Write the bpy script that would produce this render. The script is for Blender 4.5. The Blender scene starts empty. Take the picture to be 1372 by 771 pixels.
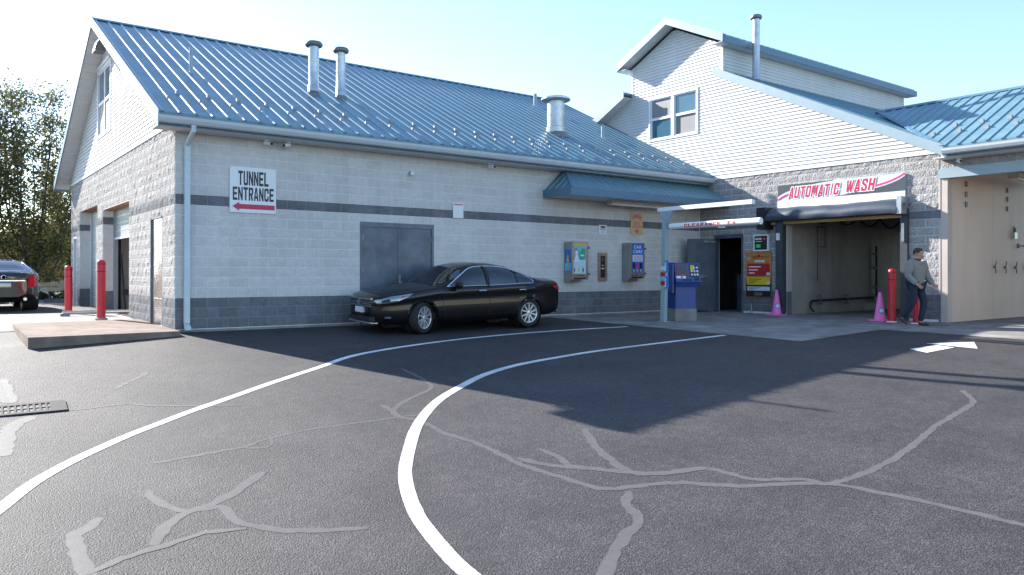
import bpy, bmesh, math, random
from mathutils import Vector, Matrix
random.seed(7)
R = math.radians
scn = bpy.context.scene
COL = scn.collection

# ------------------------------------------------------------------ camera
cd = bpy.data.cameras.new('camera')
cam = bpy.data.objects.new('camera', cd); COL.objects.link(cam)
CX, CY, CZ, YAW, PIT, ROLL = -3.7993, -15.9299, 1.0834, 0.6446, 0.0032, 0.0012
_f = Vector((math.sin(YAW)*math.cos(PIT), math.cos(YAW)*math.cos(PIT), math.sin(PIT)))
_r = Vector((math.cos(YAW), -math.sin(YAW), 0)); _u = _r.cross(_f)
_r2 = math.cos(ROLL)*_r + math.sin(ROLL)*_u; _u2 = -math.sin(ROLL)*_r + math.cos(ROLL)*_u
cam.matrix_world = Matrix(((_r2.x, _u2.x, -_f.x, CX), (_r2.y, _u2.y, -_f.y, CY), (_r2.z, _u2.z, -_f.z, CZ), (0, 0, 0, 1)))
cd.sensor_fit = 'HORIZONTAL'; cd.sensor_width = 36.0
cd.lens = 1038.16/1372*36; cd.shift_y = -21.2/1372
cd.clip_start = 0.05; cd.clip_end = 3000
scn.camera = cam

# ------------------------------------------------------------------ sky, sun, exposure
SUN_EL = math.atan(0.512/1.044); SUN_AZ = math.atan2(-0.3, 1.0)      # the sun stands behind the building, a little to the left
w = bpy.data.worlds.new('World'); scn.world = w; w.use_nodes = True
nt = w.node_tree; bg = nt.nodes['Background']
sky = nt.nodes.new('ShaderNodeTexSky'); sky.sky_type = 'NISHITA'; sky.sun_disc = False
sky.sun_elevation = SUN_EL; sky.sun_rotation = SUN_AZ
sky.air_density = 1.0; sky.dust_density = 0.25; sky.ozone_density = 2.6; sky.altitude = 100
nt.links.new(sky.outputs[0], bg.inputs[0]); bg.inputs[1].default_value = 0.118
sl = bpy.data.lights.new('sun', 'SUN'); sl.energy = 4.9; sl.angle = R(0.53); sl.color = (1.0, 0.95, 0.88)
so = bpy.data.objects.new('sun', sl); COL.objects.link(so)
sd = Vector((math.sin(SUN_AZ)*math.cos(SUN_EL), math.cos(SUN_AZ)*math.cos(SUN_EL), math.sin(SUN_EL)))
so.rotation_euler = sd.to_track_quat('Z', 'Y').to_euler(); so.location = (-20, 40, 40)
vs = scn.view_settings; vs.view_transform = 'Standard'; vs.look = 'None'; vs.gamma = 1.0; vs.use_curve_mapping = False
vs.exposure = 1.66
scn.render.engine = 'CYCLES'
scn.cycles.max_bounces = 7; scn.cycles.transparent_max_bounces = 12

# ------------------------------------------------------------------ materials
MATS = {}
def mat(name, col, rough=0.7, metal=0.0, var=0.0, vscale=3.0, island=0.0, bump=0.0, bscale=40.0, spec=0.5, col2=None, emit=0.0, obj_space=False, detail=5.0, clearcoat=0.0, stretch=None, stain=0.0):
    m = bpy.data.materials.new(name); m.use_nodes = True
    n = m.node_tree.nodes; l = m.node_tree.links; b = n['Principled BSDF']
    b.inputs['Base Color'].default_value = (*col, 1); b.inputs['Roughness'].default_value = rough
    b.inputs['Metallic'].default_value = metal; b.inputs['Specular IOR Level'].default_value = spec
    if clearcoat: b.inputs['Coat Weight'].default_value = clearcoat; b.inputs['Coat Roughness'].default_value = 0.03
    if emit: b.inputs['Emission Color'].default_value = (*col, 1); b.inputs['Emission Strength'].default_value = emit
    geo = None
    def coord():
        nonlocal geo
        if geo is None:
            if obj_space:
                tc = n.new('ShaderNodeTexCoord'); geo = tc.outputs['Object']
            else:
                g = n.new('ShaderNodeNewGeometry'); geo = g.outputs['Position']
            if stretch:
                mp = n.new('ShaderNodeMapping'); mp.inputs['Scale'].default_value = stretch
                l.new(geo, mp.inputs['Vector']); geo = mp.outputs[0]
        return geo
    cs = None
    if var > 0 or col2:
        t = n.new('ShaderNodeTexNoise'); t.inputs['Scale'].default_value = vscale; t.inputs['Detail'].default_value = detail; t.inputs['Roughness'].default_value = 0.62
        l.new(coord(), t.inputs['Vector'])
        mr = n.new('ShaderNodeMapRange'); mr.inputs['From Min'].default_value = 0.3; mr.inputs['From Max'].default_value = 0.7
        l.new(t.outputs['Fac'], mr.inputs['Value'])
        mx = n.new('ShaderNodeMix'); mx.data_type = 'RGBA'
        c2 = col2 if col2 else tuple(c*(1-var) for c in col)
        c1 = col if col2 else tuple(min(1, c*(1+var*0.6)) for c in col)
        mx.inputs['A'].default_value = (*c2, 1); mx.inputs['B'].default_value = (*c1, 1)
        l.new(mr.outputs[0], mx.inputs['Factor']); cs = mx.outputs['Result']
    if island > 0:
        g = n.new('ShaderNodeNewGeometry'); o = n.new('ShaderNodeObjectInfo')
        ad = n.new('ShaderNodeMath'); ad.operation = 'ADD'; l.new(g.outputs['Random Per Island'], ad.inputs[0]); l.new(o.outputs['Random'], ad.inputs[1])
        fr = n.new('ShaderNodeMath'); fr.operation = 'FRACT'; l.new(ad.outputs[0], fr.inputs[0])
        mr = n.new('ShaderNodeMapRange'); mr.inputs['To Min'].default_value = 1-island; mr.inputs['To Max'].default_value = 1+island
        l.new(fr.outputs[0], mr.inputs['Value'])
        hs = n.new('ShaderNodeHueSaturation'); l.new(mr.outputs[0], hs.inputs['Value'])
        if cs: l.new(cs, hs.inputs['Color'])
        else: hs.inputs['Color'].default_value = (*col, 1)
        cs = hs.outputs[0]
    if stain > 0:      # broad blotches and vertical runs
        g = n.new('ShaderNodeNewGeometry'); out_ = cs
        for sc, st in ((0.7, (1, 1, 1)), (2.2, (1, 1, 0.12))):
            mp = n.new('ShaderNodeMapping'); mp.inputs['Scale'].default_value = st; l.new(g.outputs['Position'], mp.inputs['Vector'])
            t = n.new('ShaderNodeTexNoise'); t.inputs['Scale'].default_value = sc; t.inputs['Detail'].default_value = 8; t.inputs['Roughness'].default_value = 0.65; l.new(mp.outputs[0], t.inputs['Vector'])
            mr = n.new('ShaderNodeMapRange'); mr.inputs['From Min'].default_value = 0.32; mr.inputs['From Max'].default_value = 0.62; mr.inputs['To Min'].default_value = 1-stain; mr.inputs['To Max'].default_value = 1.04
            l.new(t.outputs['Fac'], mr.inputs['Value'])
            hs = n.new('ShaderNodeHueSaturation'); l.new(mr.outputs[0], hs.inputs['Value'])
            if out_: l.new(out_, hs.inputs['Color'])
            else: hs.inputs['Color'].default_value = (*col, 1)
            out_ = hs.outputs[0]
        cs = out_
    if cs: l.new(cs, b.inputs['Base Color'])
    if bump > 0:
        t = n.new('ShaderNodeTexNoise'); t.inputs['Scale'].default_value = bscale; t.inputs['Detail'].default_value = 4
        l.new(coord(), t.inputs['Vector'])
        bp = n.new('ShaderNodeBump'); bp.inputs['Strength'].default_value = min(1, bump); bp.inputs['Distance'].default_value = 0.02 if bump <= 1 else 0.02*bump
        l.new(t.outputs['Fac'], bp.inputs['Height']); l.new(bp.outputs[0], b.inputs['Normal'])
    MATS[name] = m
    return m

def asphalt_mat():
    m = bpy.data.materials.new('asphalt'); m.use_nodes = True
    n = m.node_tree.nodes; l = m.node_tree.links; b = n['Principled BSDF']
    g = n.new('ShaderNodeNewGeometry')
    vo = n.new('ShaderNodeTexVoronoi'); vo.inputs['Scale'].default_value = 75; l.new(g.outputs['Position'], vo.inputs['Vector'])
    n1 = n.new('ShaderNodeTexNoise'); n1.inputs['Scale'].default_value = 55; n1.inputs['Detail'].default_value = 6; n1.inputs['Roughness'].default_value = 0.75; l.new(g.outputs['Position'], n1.inputs['Vector'])
    n2 = n.new('ShaderNodeTexNoise'); n2.inputs['Scale'].default_value = 0.9; n2.inputs['Detail'].default_value = 7; n2.inputs['Roughness'].default_value = 0.6; l.new(g.outputs['Position'], n2.inputs['Vector'])
    n3 = n.new('ShaderNodeTexNoise'); n3.inputs['Scale'].default_value = 7; n3.inputs['Detail'].default_value = 5; l.new(g.outputs['Position'], n3.inputs['Vector'])
    r1 = n.new('ShaderNodeValToRGB'); e = r1.color_ramp.elements
    e[0].position = 0.33; e[0].color = (0.020, 0.0195, 0.0205, 1); e[1].position = 0.68; e[1].color = (0.084, 0.077, 0.0765, 1)
    l.new(n1.outputs['Fac'], r1.inputs[0])
    r2 = n.new('ShaderNodeValToRGB'); e = r2.color_ramp.elements
    e[0].position = 0.3; e[0].color = (0.68, 0.69, 0.71, 1); e[1].position = 0.72; e[1].color = (1.24, 1.21, 1.19, 1)
    l.new(n2.outputs['Fac'], r2.inputs[0])
    mu = n.new('ShaderNodeMix'); mu.data_type = 'RGBA'; mu.blend_type = 'MULTIPLY'; mu.inputs['Factor'].default_value = 1
    l.new(r1.outputs[0], mu.inputs['A']); l.new(r2.outputs[0], mu.inputs['B'])
    r3 = n.new('ShaderNodeValToRGB'); e = r3.color_ramp.elements
    e[0].position = 0.35; e[0].color = (0.85, 0.85, 0.86, 1); e[1].position = 0.65; e[1].color = (1.1, 1.1, 1.1, 1)
    l.new(n3.outputs['Fac'], r3.inputs[0])
    mu2 = n.new('ShaderNodeMix'); mu2.data_type = 'RGBA'; mu2.blend_type = 'MULTIPLY'; mu2.inputs['Factor'].default_value = 1
    l.new(mu.outputs['Result'], mu2.inputs['A']); l.new(r3.outputs[0], mu2.inputs['B'])
    vc = n.new('ShaderNodeTexVoronoi'); vc.inputs['Scale'].default_value = 85; l.new(g.outputs['Position'], vc.inputs['Vector'])
    sp = n.new('ShaderNodeSeparateColor'); l.new(vc.outputs['Color'], sp.inputs[0])
    r4 = n.new('ShaderNodeValToRGB'); e = r4.color_ramp.elements
    e[0].position = 0.0; e[0].color = (0.62, 0.62, 0.63, 1); e[1].position = 1.0; e[1].color = (1.65, 1.6, 1.57, 1); q = r4.color_ramp.elements.new(0.6); q.color = (0.95, 0.95, 0.95, 1)
    l.new(sp.outputs[0], r4.inputs[0])
    mu3 = n.new('ShaderNodeMix'); mu3.data_type = 'RGBA'; mu3.blend_type = 'MULTIPLY'; mu3.inputs['Factor'].default_value = 1
    l.new(mu2.outputs['Result'], mu3.inputs['A']); l.new(r4.outputs[0], mu3.inputs['B'])
    l.new(mu3.outputs['Result'], b.inputs['Base Color'])
    b.inputs['Roughness'].default_value = 0.74; b.inputs['Specular IOR Level'].default_value = 0.36
    ad = n.new('ShaderNodeMath'); ad.operation = 'SUBTRACT'; l.new(n1.outputs['Fac'], ad.inputs[0]); l.new(vo.outputs['Distance'], ad.inputs[1])
    bp = n.new('ShaderNodeBump'); bp.inputs['Strength'].default_value = 0.6; bp.inputs['Distance'].default_value = 0.008
    l.new(ad.outputs[0], bp.inputs['Height']); l.new(bp.outputs[0], b.inputs['Normal'])
    MATS['asphalt'] = m
asphalt_mat()
M = MATS
def glass_mat(name, tint, ior=1.9):
    m = bpy.data.materials.new(name); m.use_nodes = True
    n = m.node_tree.nodes; l = m.node_tree.links; n.remove(n['Principled BSDF']); out = n['Material Output']
    tr = n.new('ShaderNodeBsdfTransparent'); tr.inputs[0].default_value = (*tint, 1)
    gl = n.new('ShaderNodeBsdfGlossy'); gl.inputs['Roughness'].default_value = 0.02
    fr = n.new('ShaderNodeFresnel'); fr.inputs['IOR'].default_value = ior
    mx = n.new('ShaderNodeMixShader'); l.new(fr.outputs[0], mx.inputs[0]); l.new(tr.outputs[0], mx.inputs[1]); l.new(gl.outputs[0], mx.inputs[2])
    l.new(mx.outputs[0], out.inputs[0]); MATS[name] = m
def worn_mat(name, src, lo, hi, scale, detail=8, cap=1.0):
    # thin coating on the ground: thins out towards its ragged edges and where it is worn
    m = MATS[src].copy(); m.name = name; n = m.node_tree.nodes; l = m.node_tree.links; out = n['Material Output']; b = n['Principled BSDF']
    at = n.new('ShaderNodeAttribute'); at.attribute_name = 'fade'; g = n.new('ShaderNodeNewGeometry')
    t = n.new('ShaderNodeTexNoise'); t.inputs['Scale'].default_value = scale; t.inputs['Detail'].default_value = detail; t.inputs['Roughness'].default_value = 0.7; l.new(g.outputs['Position'], t.inputs['Vector'])
    ad = n.new('ShaderNodeMath'); ad.operation = 'ADD'; l.new(at.outputs['Fac'], ad.inputs[0]); l.new(t.outputs['Fac'], ad.inputs[1])
    mr = n.new('ShaderNodeMapRange'); mr.inputs['From Min'].default_value = lo; mr.inputs['From Max'].default_value = hi; mr.inputs['To Max'].default_value = cap; l.new(ad.outputs[0], mr.inputs['Value'])
    tr = n.new('ShaderNodeBsdfTransparent'); mx = n.new('ShaderNodeMixShader'); l.new(mr.outputs[0], mx.inputs[0]); l.new(tr.outputs[0], mx.inputs[1]); l.new(b.outputs[0], mx.inputs[2]); l.new(mx.outputs[0], out.inputs[0])
    MATS[name] = m
def leaf_mat(name, c1, c2):
    m = bpy.data.materials.new(name); m.use_nodes = True
    n = m.node_tree.nodes; l = m.node_tree.links; n.remove(n['Principled BSDF']); out = n['Material Output']
    g = n.new('ShaderNodeNewGeometry')
    mx = n.new('ShaderNodeMix'); mx.data_type = 'RGBA'; mx.inputs['A'].default_value = (*c1, 1); mx.inputs['B'].default_value = (*c2, 1)
    l.new(g.outputs['Random Per Island'], mx.inputs['Factor'])
    df = n.new('ShaderNodeBsdfDiffuse'); tl = n.new('ShaderNodeBsdfTranslucent'); l.new(mx.outputs['Result'], df.inputs[0]); l.new(mx.outputs['Result'], tl.inputs[0])
    ms = n.new('ShaderNodeMixShader'); ms.inputs[0].default_value = 0.4; l.new(df.outputs[0], ms.inputs[1]); l.new(tl.outputs[0], ms.inputs[2])
    l.new(ms.outputs[0], out.inputs[0]); MATS[name] = m

mat('block_lifted', (0.60, 0.57, 0.545), 0.9, spec=0.15, stain=0.045, var=0.09, vscale=9, island=0.045, bump=0.55, bscale=55)  # same block as the next one, tone raised to brighten the shaded front wall
mat('block_rough_dimmed', (0.375, 0.358, 0.348), 0.95, spec=0.08, stain=0.08, var=0.22, vscale=16, island=0.06, bump=1.6, bscale=26)  # same block, split face; tone lowered to hold back the sunlit walls
mat('block_dark', (0.180, 0.184, 0.198), 0.95, spec=0.08, stain=0.16, var=0.2, vscale=9, island=0.09, bump=0.55, bscale=55)
mat('mortar_dark', (0.235, 0.24, 0.25), 0.95, var=0.1, vscale=6)
mat('mortar', (0.72, 0.71, 0.69), 0.95, var=0.08, vscale=6, bump=0.3, bscale=120)
mat('siding', (0.60, 0.60, 0.592), 0.6, spec=0.2, stain=0.05, var=0.04, vscale=1.2, island=0.02)
mat('trim_white', (0.78, 0.79, 0.80), 0.45, var=0.05, vscale=4)
mat('soffit', (0.66, 0.66, 0.66), 0.6, var=0.05, vscale=3)
mat('roof_blue', (0.128, 0.236, 0.285), 0.42, stain=0.10, var=0.16, vscale=1.4, spec=0.5, col2=None, bump=0.05, bscale=8)
mat('rib_blue', (0.150, 0.260, 0.310), 0.34, var=0.1, vscale=2)
mat('fascia_blue', (0.090, 0.180, 0.260), 0.45, var=0.08, vscale=3)
mat('trim_pale', (0.29, 0.37, 0.41), 0.4, var=0.07, vscale=3)
mat('gutter', (0.50, 0.52, 0.53), 0.4, var=0.07, vscale=4)
mat('downspout', (0.55, 0.62, 0.66), 0.45, var=0.06, vscale=4)
mat('galv', (0.50, 0.52, 0.53), 0.38, metal=0.75, var=0.2, vscale=6)
mat('galv_dark', (0.20, 0.20, 0.20), 0.5, metal=0.5, var=0.3, vscale=9)
mat('steel', (0.36, 0.37, 0.39), 0.3, metal=0.85, var=0.25, vscale=2.0, bump=0.12, bscale=3.0)
mat('stainless', (0.62, 0.62, 0.61), 0.24, metal=0.95, var=0.12, vscale=2.5, bump=0.1, bscale=4)
mat('copper_steel', (0.58, 0.44, 0.36), 0.33, metal=0.8, var=0.15, vscale=12)
mat('door_steel', (0.125, 0.145, 0.18), 0.42, metal=0.3, stain=0.2, var=0.35, vscale=2.2, bump=0.12, bscale=5)
mat('concrete', (0.36, 0.335, 0.31), 0.9, spec=0.2, var=0.24, vscale=1.6, bump=0.3, bscale=70, detail=9)
mat('concrete_pad', (0.245, 0.186, 0.150), 0.9, spec=0.2, stain=0.2, var=0.25, vscale=2.2, bump=0.3, bscale=70, detail=9)
mat('apron_conc', (0.28, 0.262, 0.245), 0.88, stain=0.25, var=0.32, vscale=1.1, bump=0.3, bscale=90, detail=10)
mat('seal', (0.122, 0.113, 0.106), 0.58, var=0.14, vscale=9, bump=0.12, bscale=150, spec=0.4)
mat('paint_white', (0.78, 0.78, 0.77), 0.7, stain=0.22, var=0.16, vscale=40, bump=0.5, bscale=110)
mat('red_post', (0.52, 0.012, 0.030), 0.42, var=0.1, vscale=6)
mat('white_plain', (0.78, 0.78, 0.78), 0.5, var=0.04, vscale=5)
mat('sign_white', (0.75, 0.77, 0.78), 0.4, var=0.04, vscale=4)
mat('sign_black', (0.012, 0.012, 0.016), 0.45)
mat('sign_grey', (0.055, 0.065, 0.075), 0.4)
mat('crimson', (0.50, 0.005, 0.070), 0.4)
mat('red_print', (0.55, 0.012, 0.03), 0.5)
mat('magenta', (0.62, 0.02, 0.16), 0.4)
mat('silver_print', (0.55, 0.60, 0.66), 0.35)
mat('black', (0.012, 0.012, 0.013), 0.6)
mat('rubber', (0.018, 0.018, 0.018), 0.8, var=0.2, vscale=12)
mat('dark_frame', (0.045, 0.055, 0.065), 0.45, var=0.15, vscale=4)
mat('vinyl_navy', (0.035, 0.050, 0.075), 0.42, var=0.15, vscale=3, bump=0.2, bscale=5)
mat('wood', (0.42, 0.27, 0.10), 0.75, var=0.3, vscale=5, stretch=(1, 0.3, 1))
mat('timber', (0.34, 0.27, 0.18), 0.85, var=0.3, vscale=6, bump=0.3, bscale=20)
mat('wood_lintel', (0.36, 0.17, 0.10), 0.8, var=0.3, vscale=5)
mat('bay_grey', (0.42, 0.38, 0.345), 0.5, stain=0.2, var=0.18, vscale=1.3, detail=8)
mat('bay_beige', (0.60, 0.47, 0.39), 0.5, var=0.12, vscale=1.0, detail=8, stretch=(1, 1, 0.25))
mat('bay_edge', (0.50, 0.43, 0.38), 0.6, var=0.1, vscale=2)
mat('kiosk_blue', (0.012, 0.055, 0.240), 0.38, var=0.14, vscale=5)
mat('poster_cyan', (0.14, 0.50, 0.62), 0.35, var=0.25, vscale=9)
mat('poster_green', (0.04, 0.36, 0.20), 0.35)
mat('poster_pale', (0.50, 0.66, 0.72), 0.35)
mat('poster_blue', (0.02, 0.16, 0.52), 0.35)
mat('poster_orange', (0.52, 0.20, 0.05), 0.4, var=0.3, vscale=7)
mat('poster_red', (0.40, 0.015, 0.02), 0.4)
mat('poster_yellow', (0.70, 0.48, 0.02), 0.4)
mat('sign_tan', (0.66, 0.44, 0.20), 0.5, var=0.1, vscale=5)
mat('pink_print', (0.62, 0.10, 0.22), 0.5)
mat('cone_pink', (0.80, 0.17, 0.47), 0.5, var=0.06, vscale=9)
mat('led_green', (0.02, 0.30, 0.08), 0.4, emit=0.12)
mat('led_red', (0.55, 0.01, 0.02), 0.4, emit=0.1)
mat('hair_blond', (0.42, 0.25, 0.10), 0.6)
mat('skin', (0.50, 0.27, 0.19), 0.55, var=0.06, vscale=20)
mat('hair', (0.055, 0.028, 0.016), 0.7)
mat('jacket', (0.24, 0.23, 0.21), 0.85, var=0.12, vscale=14, bump=0.3, bscale=16)
mat('jacket_dark', (0.045, 0.042, 0.042), 0.85, var=0.2, vscale=12)
mat('jeans', (0.018, 0.026, 0.050), 0.85, var=0.25, vscale=14, bump=0.3, bscale=18)
mat('shoe', (0.05, 0.035, 0.025), 0.6)
mat('car_black', (0.006, 0.005, 0.006), 0.3, spec=0.2, clearcoat=0.42)
mat('car_dark2', (0.012, 0.010, 0.012), 0.22, clearcoat=1.0)
mat('car_pale', (0.45, 0.56, 0.62), 0.25, clearcoat=1.0)
mat('chrome', (0.80, 0.80, 0.82), 0.12, metal=1.0)
mat('rim', (0.72, 0.73, 0.75), 0.3, metal=0.6)
mat('rim_dark', (0.04, 0.04, 0.045), 0.4, metal=0.5)
mat('plastic_dark', (0.016, 0.016, 0.018), 0.55)
mat('seat', (0.035, 0.034, 0.034), 0.8)
mat('lamp_red', (0.50, 0.008, 0.02), 0.2, clearcoat=0.8)
mat('lamp_clear', (0.20, 0.23, 0.26), 0.15, metal=0.5, clearcoat=1.0)
mat('plate', (0.62, 0.66, 0.72), 0.4)
mat('plate_yellow', (0.70, 0.55, 0.08), 0.4)
mat('plate_blue', (0.05, 0.12, 0.40), 0.4)
mat('bark', (0.075, 0.058, 0.045), 0.9, var=0.3, vscale=6)
mat('window_glass', (0.06, 0.14, 0.19), 0.06, spec=0.9, var=0.15, vscale=0.8)
mat('window_screen', (0.20, 0.20, 0.21), 0.5, var=0.05, vscale=1.0)
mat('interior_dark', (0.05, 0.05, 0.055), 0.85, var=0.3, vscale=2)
mat('interior_wall', (0.52, 0.49, 0.46), 0.7, var=0.1, vscale=2)
mat('roller_door', (0.24, 0.275, 0.285), 0.5, var=0.1, vscale=2)
mat('house_white', (0.66, 0.66, 0.64), 0.7, var=0.05, vscale=1)
mat('house_roof', (0.09, 0.09, 0.10), 0.85, var=0.2, vscale=3)
mat('snow_guard', (0.30, 0.30, 0.30), 0.6, var=0.1, vscale=20)
mat('grass', (0.12, 0.13, 0.05), 0.95, var=0.4, vscale=1.5)
glass_mat('car_glass', (0.68, 0.74, 0.76), 2.2); glass_mat('car_glass_front', (0.80, 0.86, 0.84), 2.6)
mat('cast_iron', (0.075, 0.069, 0.067), 0.8, spec=0.15, var=0.25, vscale=20)
leaf_mat('leaf_green', (0.075, 0.095, 0.042), (0.23, 0.20, 0.085))
leaf_mat('leaf_autumn', (0.10, 0.085, 0.02), (0.30, 0.14, 0.03))
leaf_mat('leaf_hedge', (0.020, 0.035, 0.014), (0.06, 0.075, 0.025))

worn_mat('seal_worn', 'seal', 0.45, 0.98, 16, cap=0.88); worn_mat('paint_worn', 'paint_white', 0.42, 0.60, 30)

# ------------------------------------------------------------------ mesh helpers
class MB:
    def __init__(s): s.v = []; s.f = []; s.mi = []; s.cur = 0; s.smooth = False
    def add(s, vs, fs):
        o = len(s.v); s.v += [tuple(x) for x in vs]; s.f += [tuple(i+o for i in f) for f in fs]; s.mi += [s.cur]*len(fs); return s
    def box(s, x0, x1, y0, y1, z0, z1):
        return s.add([(x0,y0,z0),(x1,y0,z0),(x1,y1,z0),(x0,y1,z0),(x0,y0,z1),(x1,y0,z1),(x1,y1,z1),(x0,y1,z1)],
                     [(0,3,2,1),(4,5,6,7),(0,1,5,4),(1,2,6,5),(2,3,7,6),(3,0,4,7)])
    def hexa(s, a, b):      # two quads, bottom and top, same winding
        return s.add(list(a)+list(b), [(3,2,1,0),(4,5,6,7),(0,1,5,4),(1,2,6,5),(2,3,7,6),(3,0,4,7)])
    def prism(s, pts, off):  # planar polygon extruded by vector off
        n = len(pts); off = Vector(off); P = [Vector(p) for p in pts]
        return s.add(P+[p+off for p in P], [tuple(range(n-1,-1,-1)), tuple(range(n, 2*n))]+[(i,(i+1)%n,n+(i+1)%n,n+i) for i in range(n)])
    def tube(s, pts, rad, n=8, caps=True):
        P = [Vector(p) for p in pts]; rr = rad if isinstance(rad, (list, tuple)) else [rad]*len(P)
        vs = []; fs = []; prev = None
        for i, p in enumerate(P):
            t = (P[min(i+1, len(P)-1)]-P[max(i-1, 0)]).normalized()
            if prev is None:
                a = Vector((0,0,1)) if abs(t.z) < 0.9 else Vector((1,0,0)); u = t.cross(a).normalized()
            else: u = (prev-t*prev.dot(t)).normalized()
            prev = u; v = t.cross(u)
            for k in range(n):
                an = 2*math.pi*k/n; vs.append(p+(u*math.cos(an)+v*math.sin(an))*rr[i])
        for i in range(len(P)-1):
            for k in range(n): fs.append((i*n+k, i*n+(k+1)%n, (i+1)*n+(k+1)%n, (i+1)*n+k))
        if caps: fs.append(tuple(range(n-1,-1,-1))); fs.append(tuple((len(P)-1)*n+k for k in range(n)))
        return s.add(vs, fs)
    def lathe(s, prof, n=20, org=(0,0,0), axis='z', caps=True):
        vs = []; fs = []
        for r, h in prof:
            for k in range(n):
                a = 2*math.pi*k/n; c, q = r*math.cos(a), r*math.sin(a)
                p = (c, q, h) if axis == 'z' else ((q, h, c) if axis == 'y' else (h, c, q))
                vs.append((p[0]+org[0], p[1]+org[1], p[2]+org[2]))
        for i in range(len(prof)-1):
            for k in range(n): fs.append((i*n+k, i*n+(k+1)%n, (i+1)*n+(k+1)%n, (i+1)*n+k))
        if caps: fs.append(tuple(range(n-1,-1,-1))); fs.append(tuple((len(prof)-1)*n+k for k in range(n)))
        return s.add(vs, fs)
    def mesh(s, name, mats, smooth=None):
        me = bpy.data.meshes.new(name); me.from_pydata(s.v, [], s.f)
        for m in (mats if isinstance(mats, (list, tuple)) else [mats]): me.materials.append(M[m])
        if len(me.materials) > 1: me.polygons.foreach_set('material_index', s.mi)
        me.update()
        bm = bmesh.new(); bm.from_mesh(me); bmesh.ops.recalc_face_normals(bm, faces=bm.faces); bm.to_mesh(me); bm.free()
        if smooth is None: smooth = s.smooth
        if smooth:
            me.polygons.foreach_set('use_smooth', [True]*len(me.polygons))
            try: me.set_sharp_from_angle(angle=R(40))
            except Exception: pass
        return me
    def build(s, name, mats, parent=None, smooth=None):
        return link(name, s.mesh(name, mats, smooth), parent)

def link(name, me, parent=None, loc=None):
    o = bpy.data.objects.new(name, me); COL.objects.link(o)
    if parent is not None: o.parent = parent
    if loc is not None: o.location = loc
    return o
def tag(o, label=None, cat=None, group=None, kind=None):
    if label: o['label'] = label
    if cat: o['category'] = cat
    if group: o['group'] = group
    if kind: o['kind'] = kind
    return o
def thing(name, label, cat, loc=(0,0,0), rz=0, group=None):
    o = bpy.data.objects.new(name, None); COL.objects.link(o); o.empty_display_size = 0.2
    o.location = loc; o.rotation_euler = (0,0,rz)
    return tag(o, label, cat, group)
def kids(o): return [c for c in bpy.data.objects if c.parent == o]
def copy_tree(o, parent=None):
    c = o.copy(); COL.objects.link(c); c.parent = parent
    for ch in kids(o): copy_tree(ch, c)
    return c

class Fr:       # a flat working frame: origin, right, up, outward normal
    def __init__(s, o, u, v, n): s.o = Vector(o); s.u = Vector(u); s.v = Vector(v); s.n = Vector(n)
    def p(s, a, b, d=0): return s.o+s.u*a+s.v*b+s.n*d
    def box(s, mb, a0, a1, b0, b1, d0, d1):
        q = lambda d: [s.p(a0,b0,d), s.p(a1,b0,d), s.p(a1,b1,d), s.p(a0,b1,d)]
        mb.hexa(q(d0), q(d1)); return mb
    def poly(s, mb, pts, d0, d1):
        mb.prism([s.p(a, b, d0) for a, b in pts], s.n*(d1-d0)); return mb
    def cyl(s, mb, a, b, r, d0, d1, n=14):
        return s.poly(mb, [(a+r*math.cos(2*math.pi*k/n), b+r*math.sin(2*math.pi*k/n)) for k in range(n)], d0, d1)
def panel(fr, a0, a1, b0, b1, d0, d1, name, m, parent): return fr.box(MB(), a0, a1, b0, b1, d0, d1).build(name, m, parent)

def text_mesh(body, bold=0.0, shear=0.0, spacing=1.0, align='LEFT'):
    cu = bpy.data.curves.new('t', 'FONT'); cu.body = body; cu.size = 1; cu.offset = bold; cu.shear = shear; cu.space_character = spacing; cu.extrude = 0.0; cu.resolution_u = 3
    ob = bpy.data.objects.new('t', cu); COL.objects.link(ob)
    dg = bpy.context.evaluated_depsgraph_get(); dg.update()
    me = bpy.data.meshes.new_from_object(ob.evaluated_get(dg))
    vs = [v.co.copy() for v in me.vertices]; fs = [tuple(p.vertices) for p in me.polygons]
    bpy.data.objects.remove(ob); bpy.data.curves.remove(cu); bpy.data.meshes.remove(me)
    return vs, fs
def letters(fr, body, a0, a1, b0, b1, d, m, parent, bold=0.0, shear=0.0, spacing=1.0, name='lettering', wrap=None, pad=0.0, thick=0.0):
    vs, fs = text_mesh(body, bold, shear, spacing)
    if not vs: return None
    x0 = min(v.x for v in vs); x1 = max(v.x for v in vs); y0 = min(v.y for v in vs); y1 = max(v.y for v in vs)
    P = []
    for v in vs:
        a = a0-pad+(a1-a0+2*pad)*(v.x-x0)/(x1-x0); b = b0-pad+(b1-b0+2*pad)*(v.y-y0)/(y1-y0)
        if wrap:
            bc, r = wrap; an = (b-bc)/r; P.append(fr.p(a, bc+r*math.sin(an)*1.0, d+r*math.cos(an)-r))
        else: P.append(fr.p(a, b, d))
    mb = MB(); mb.add(P, fs)
    return mb.build(name, m, parent)

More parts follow.
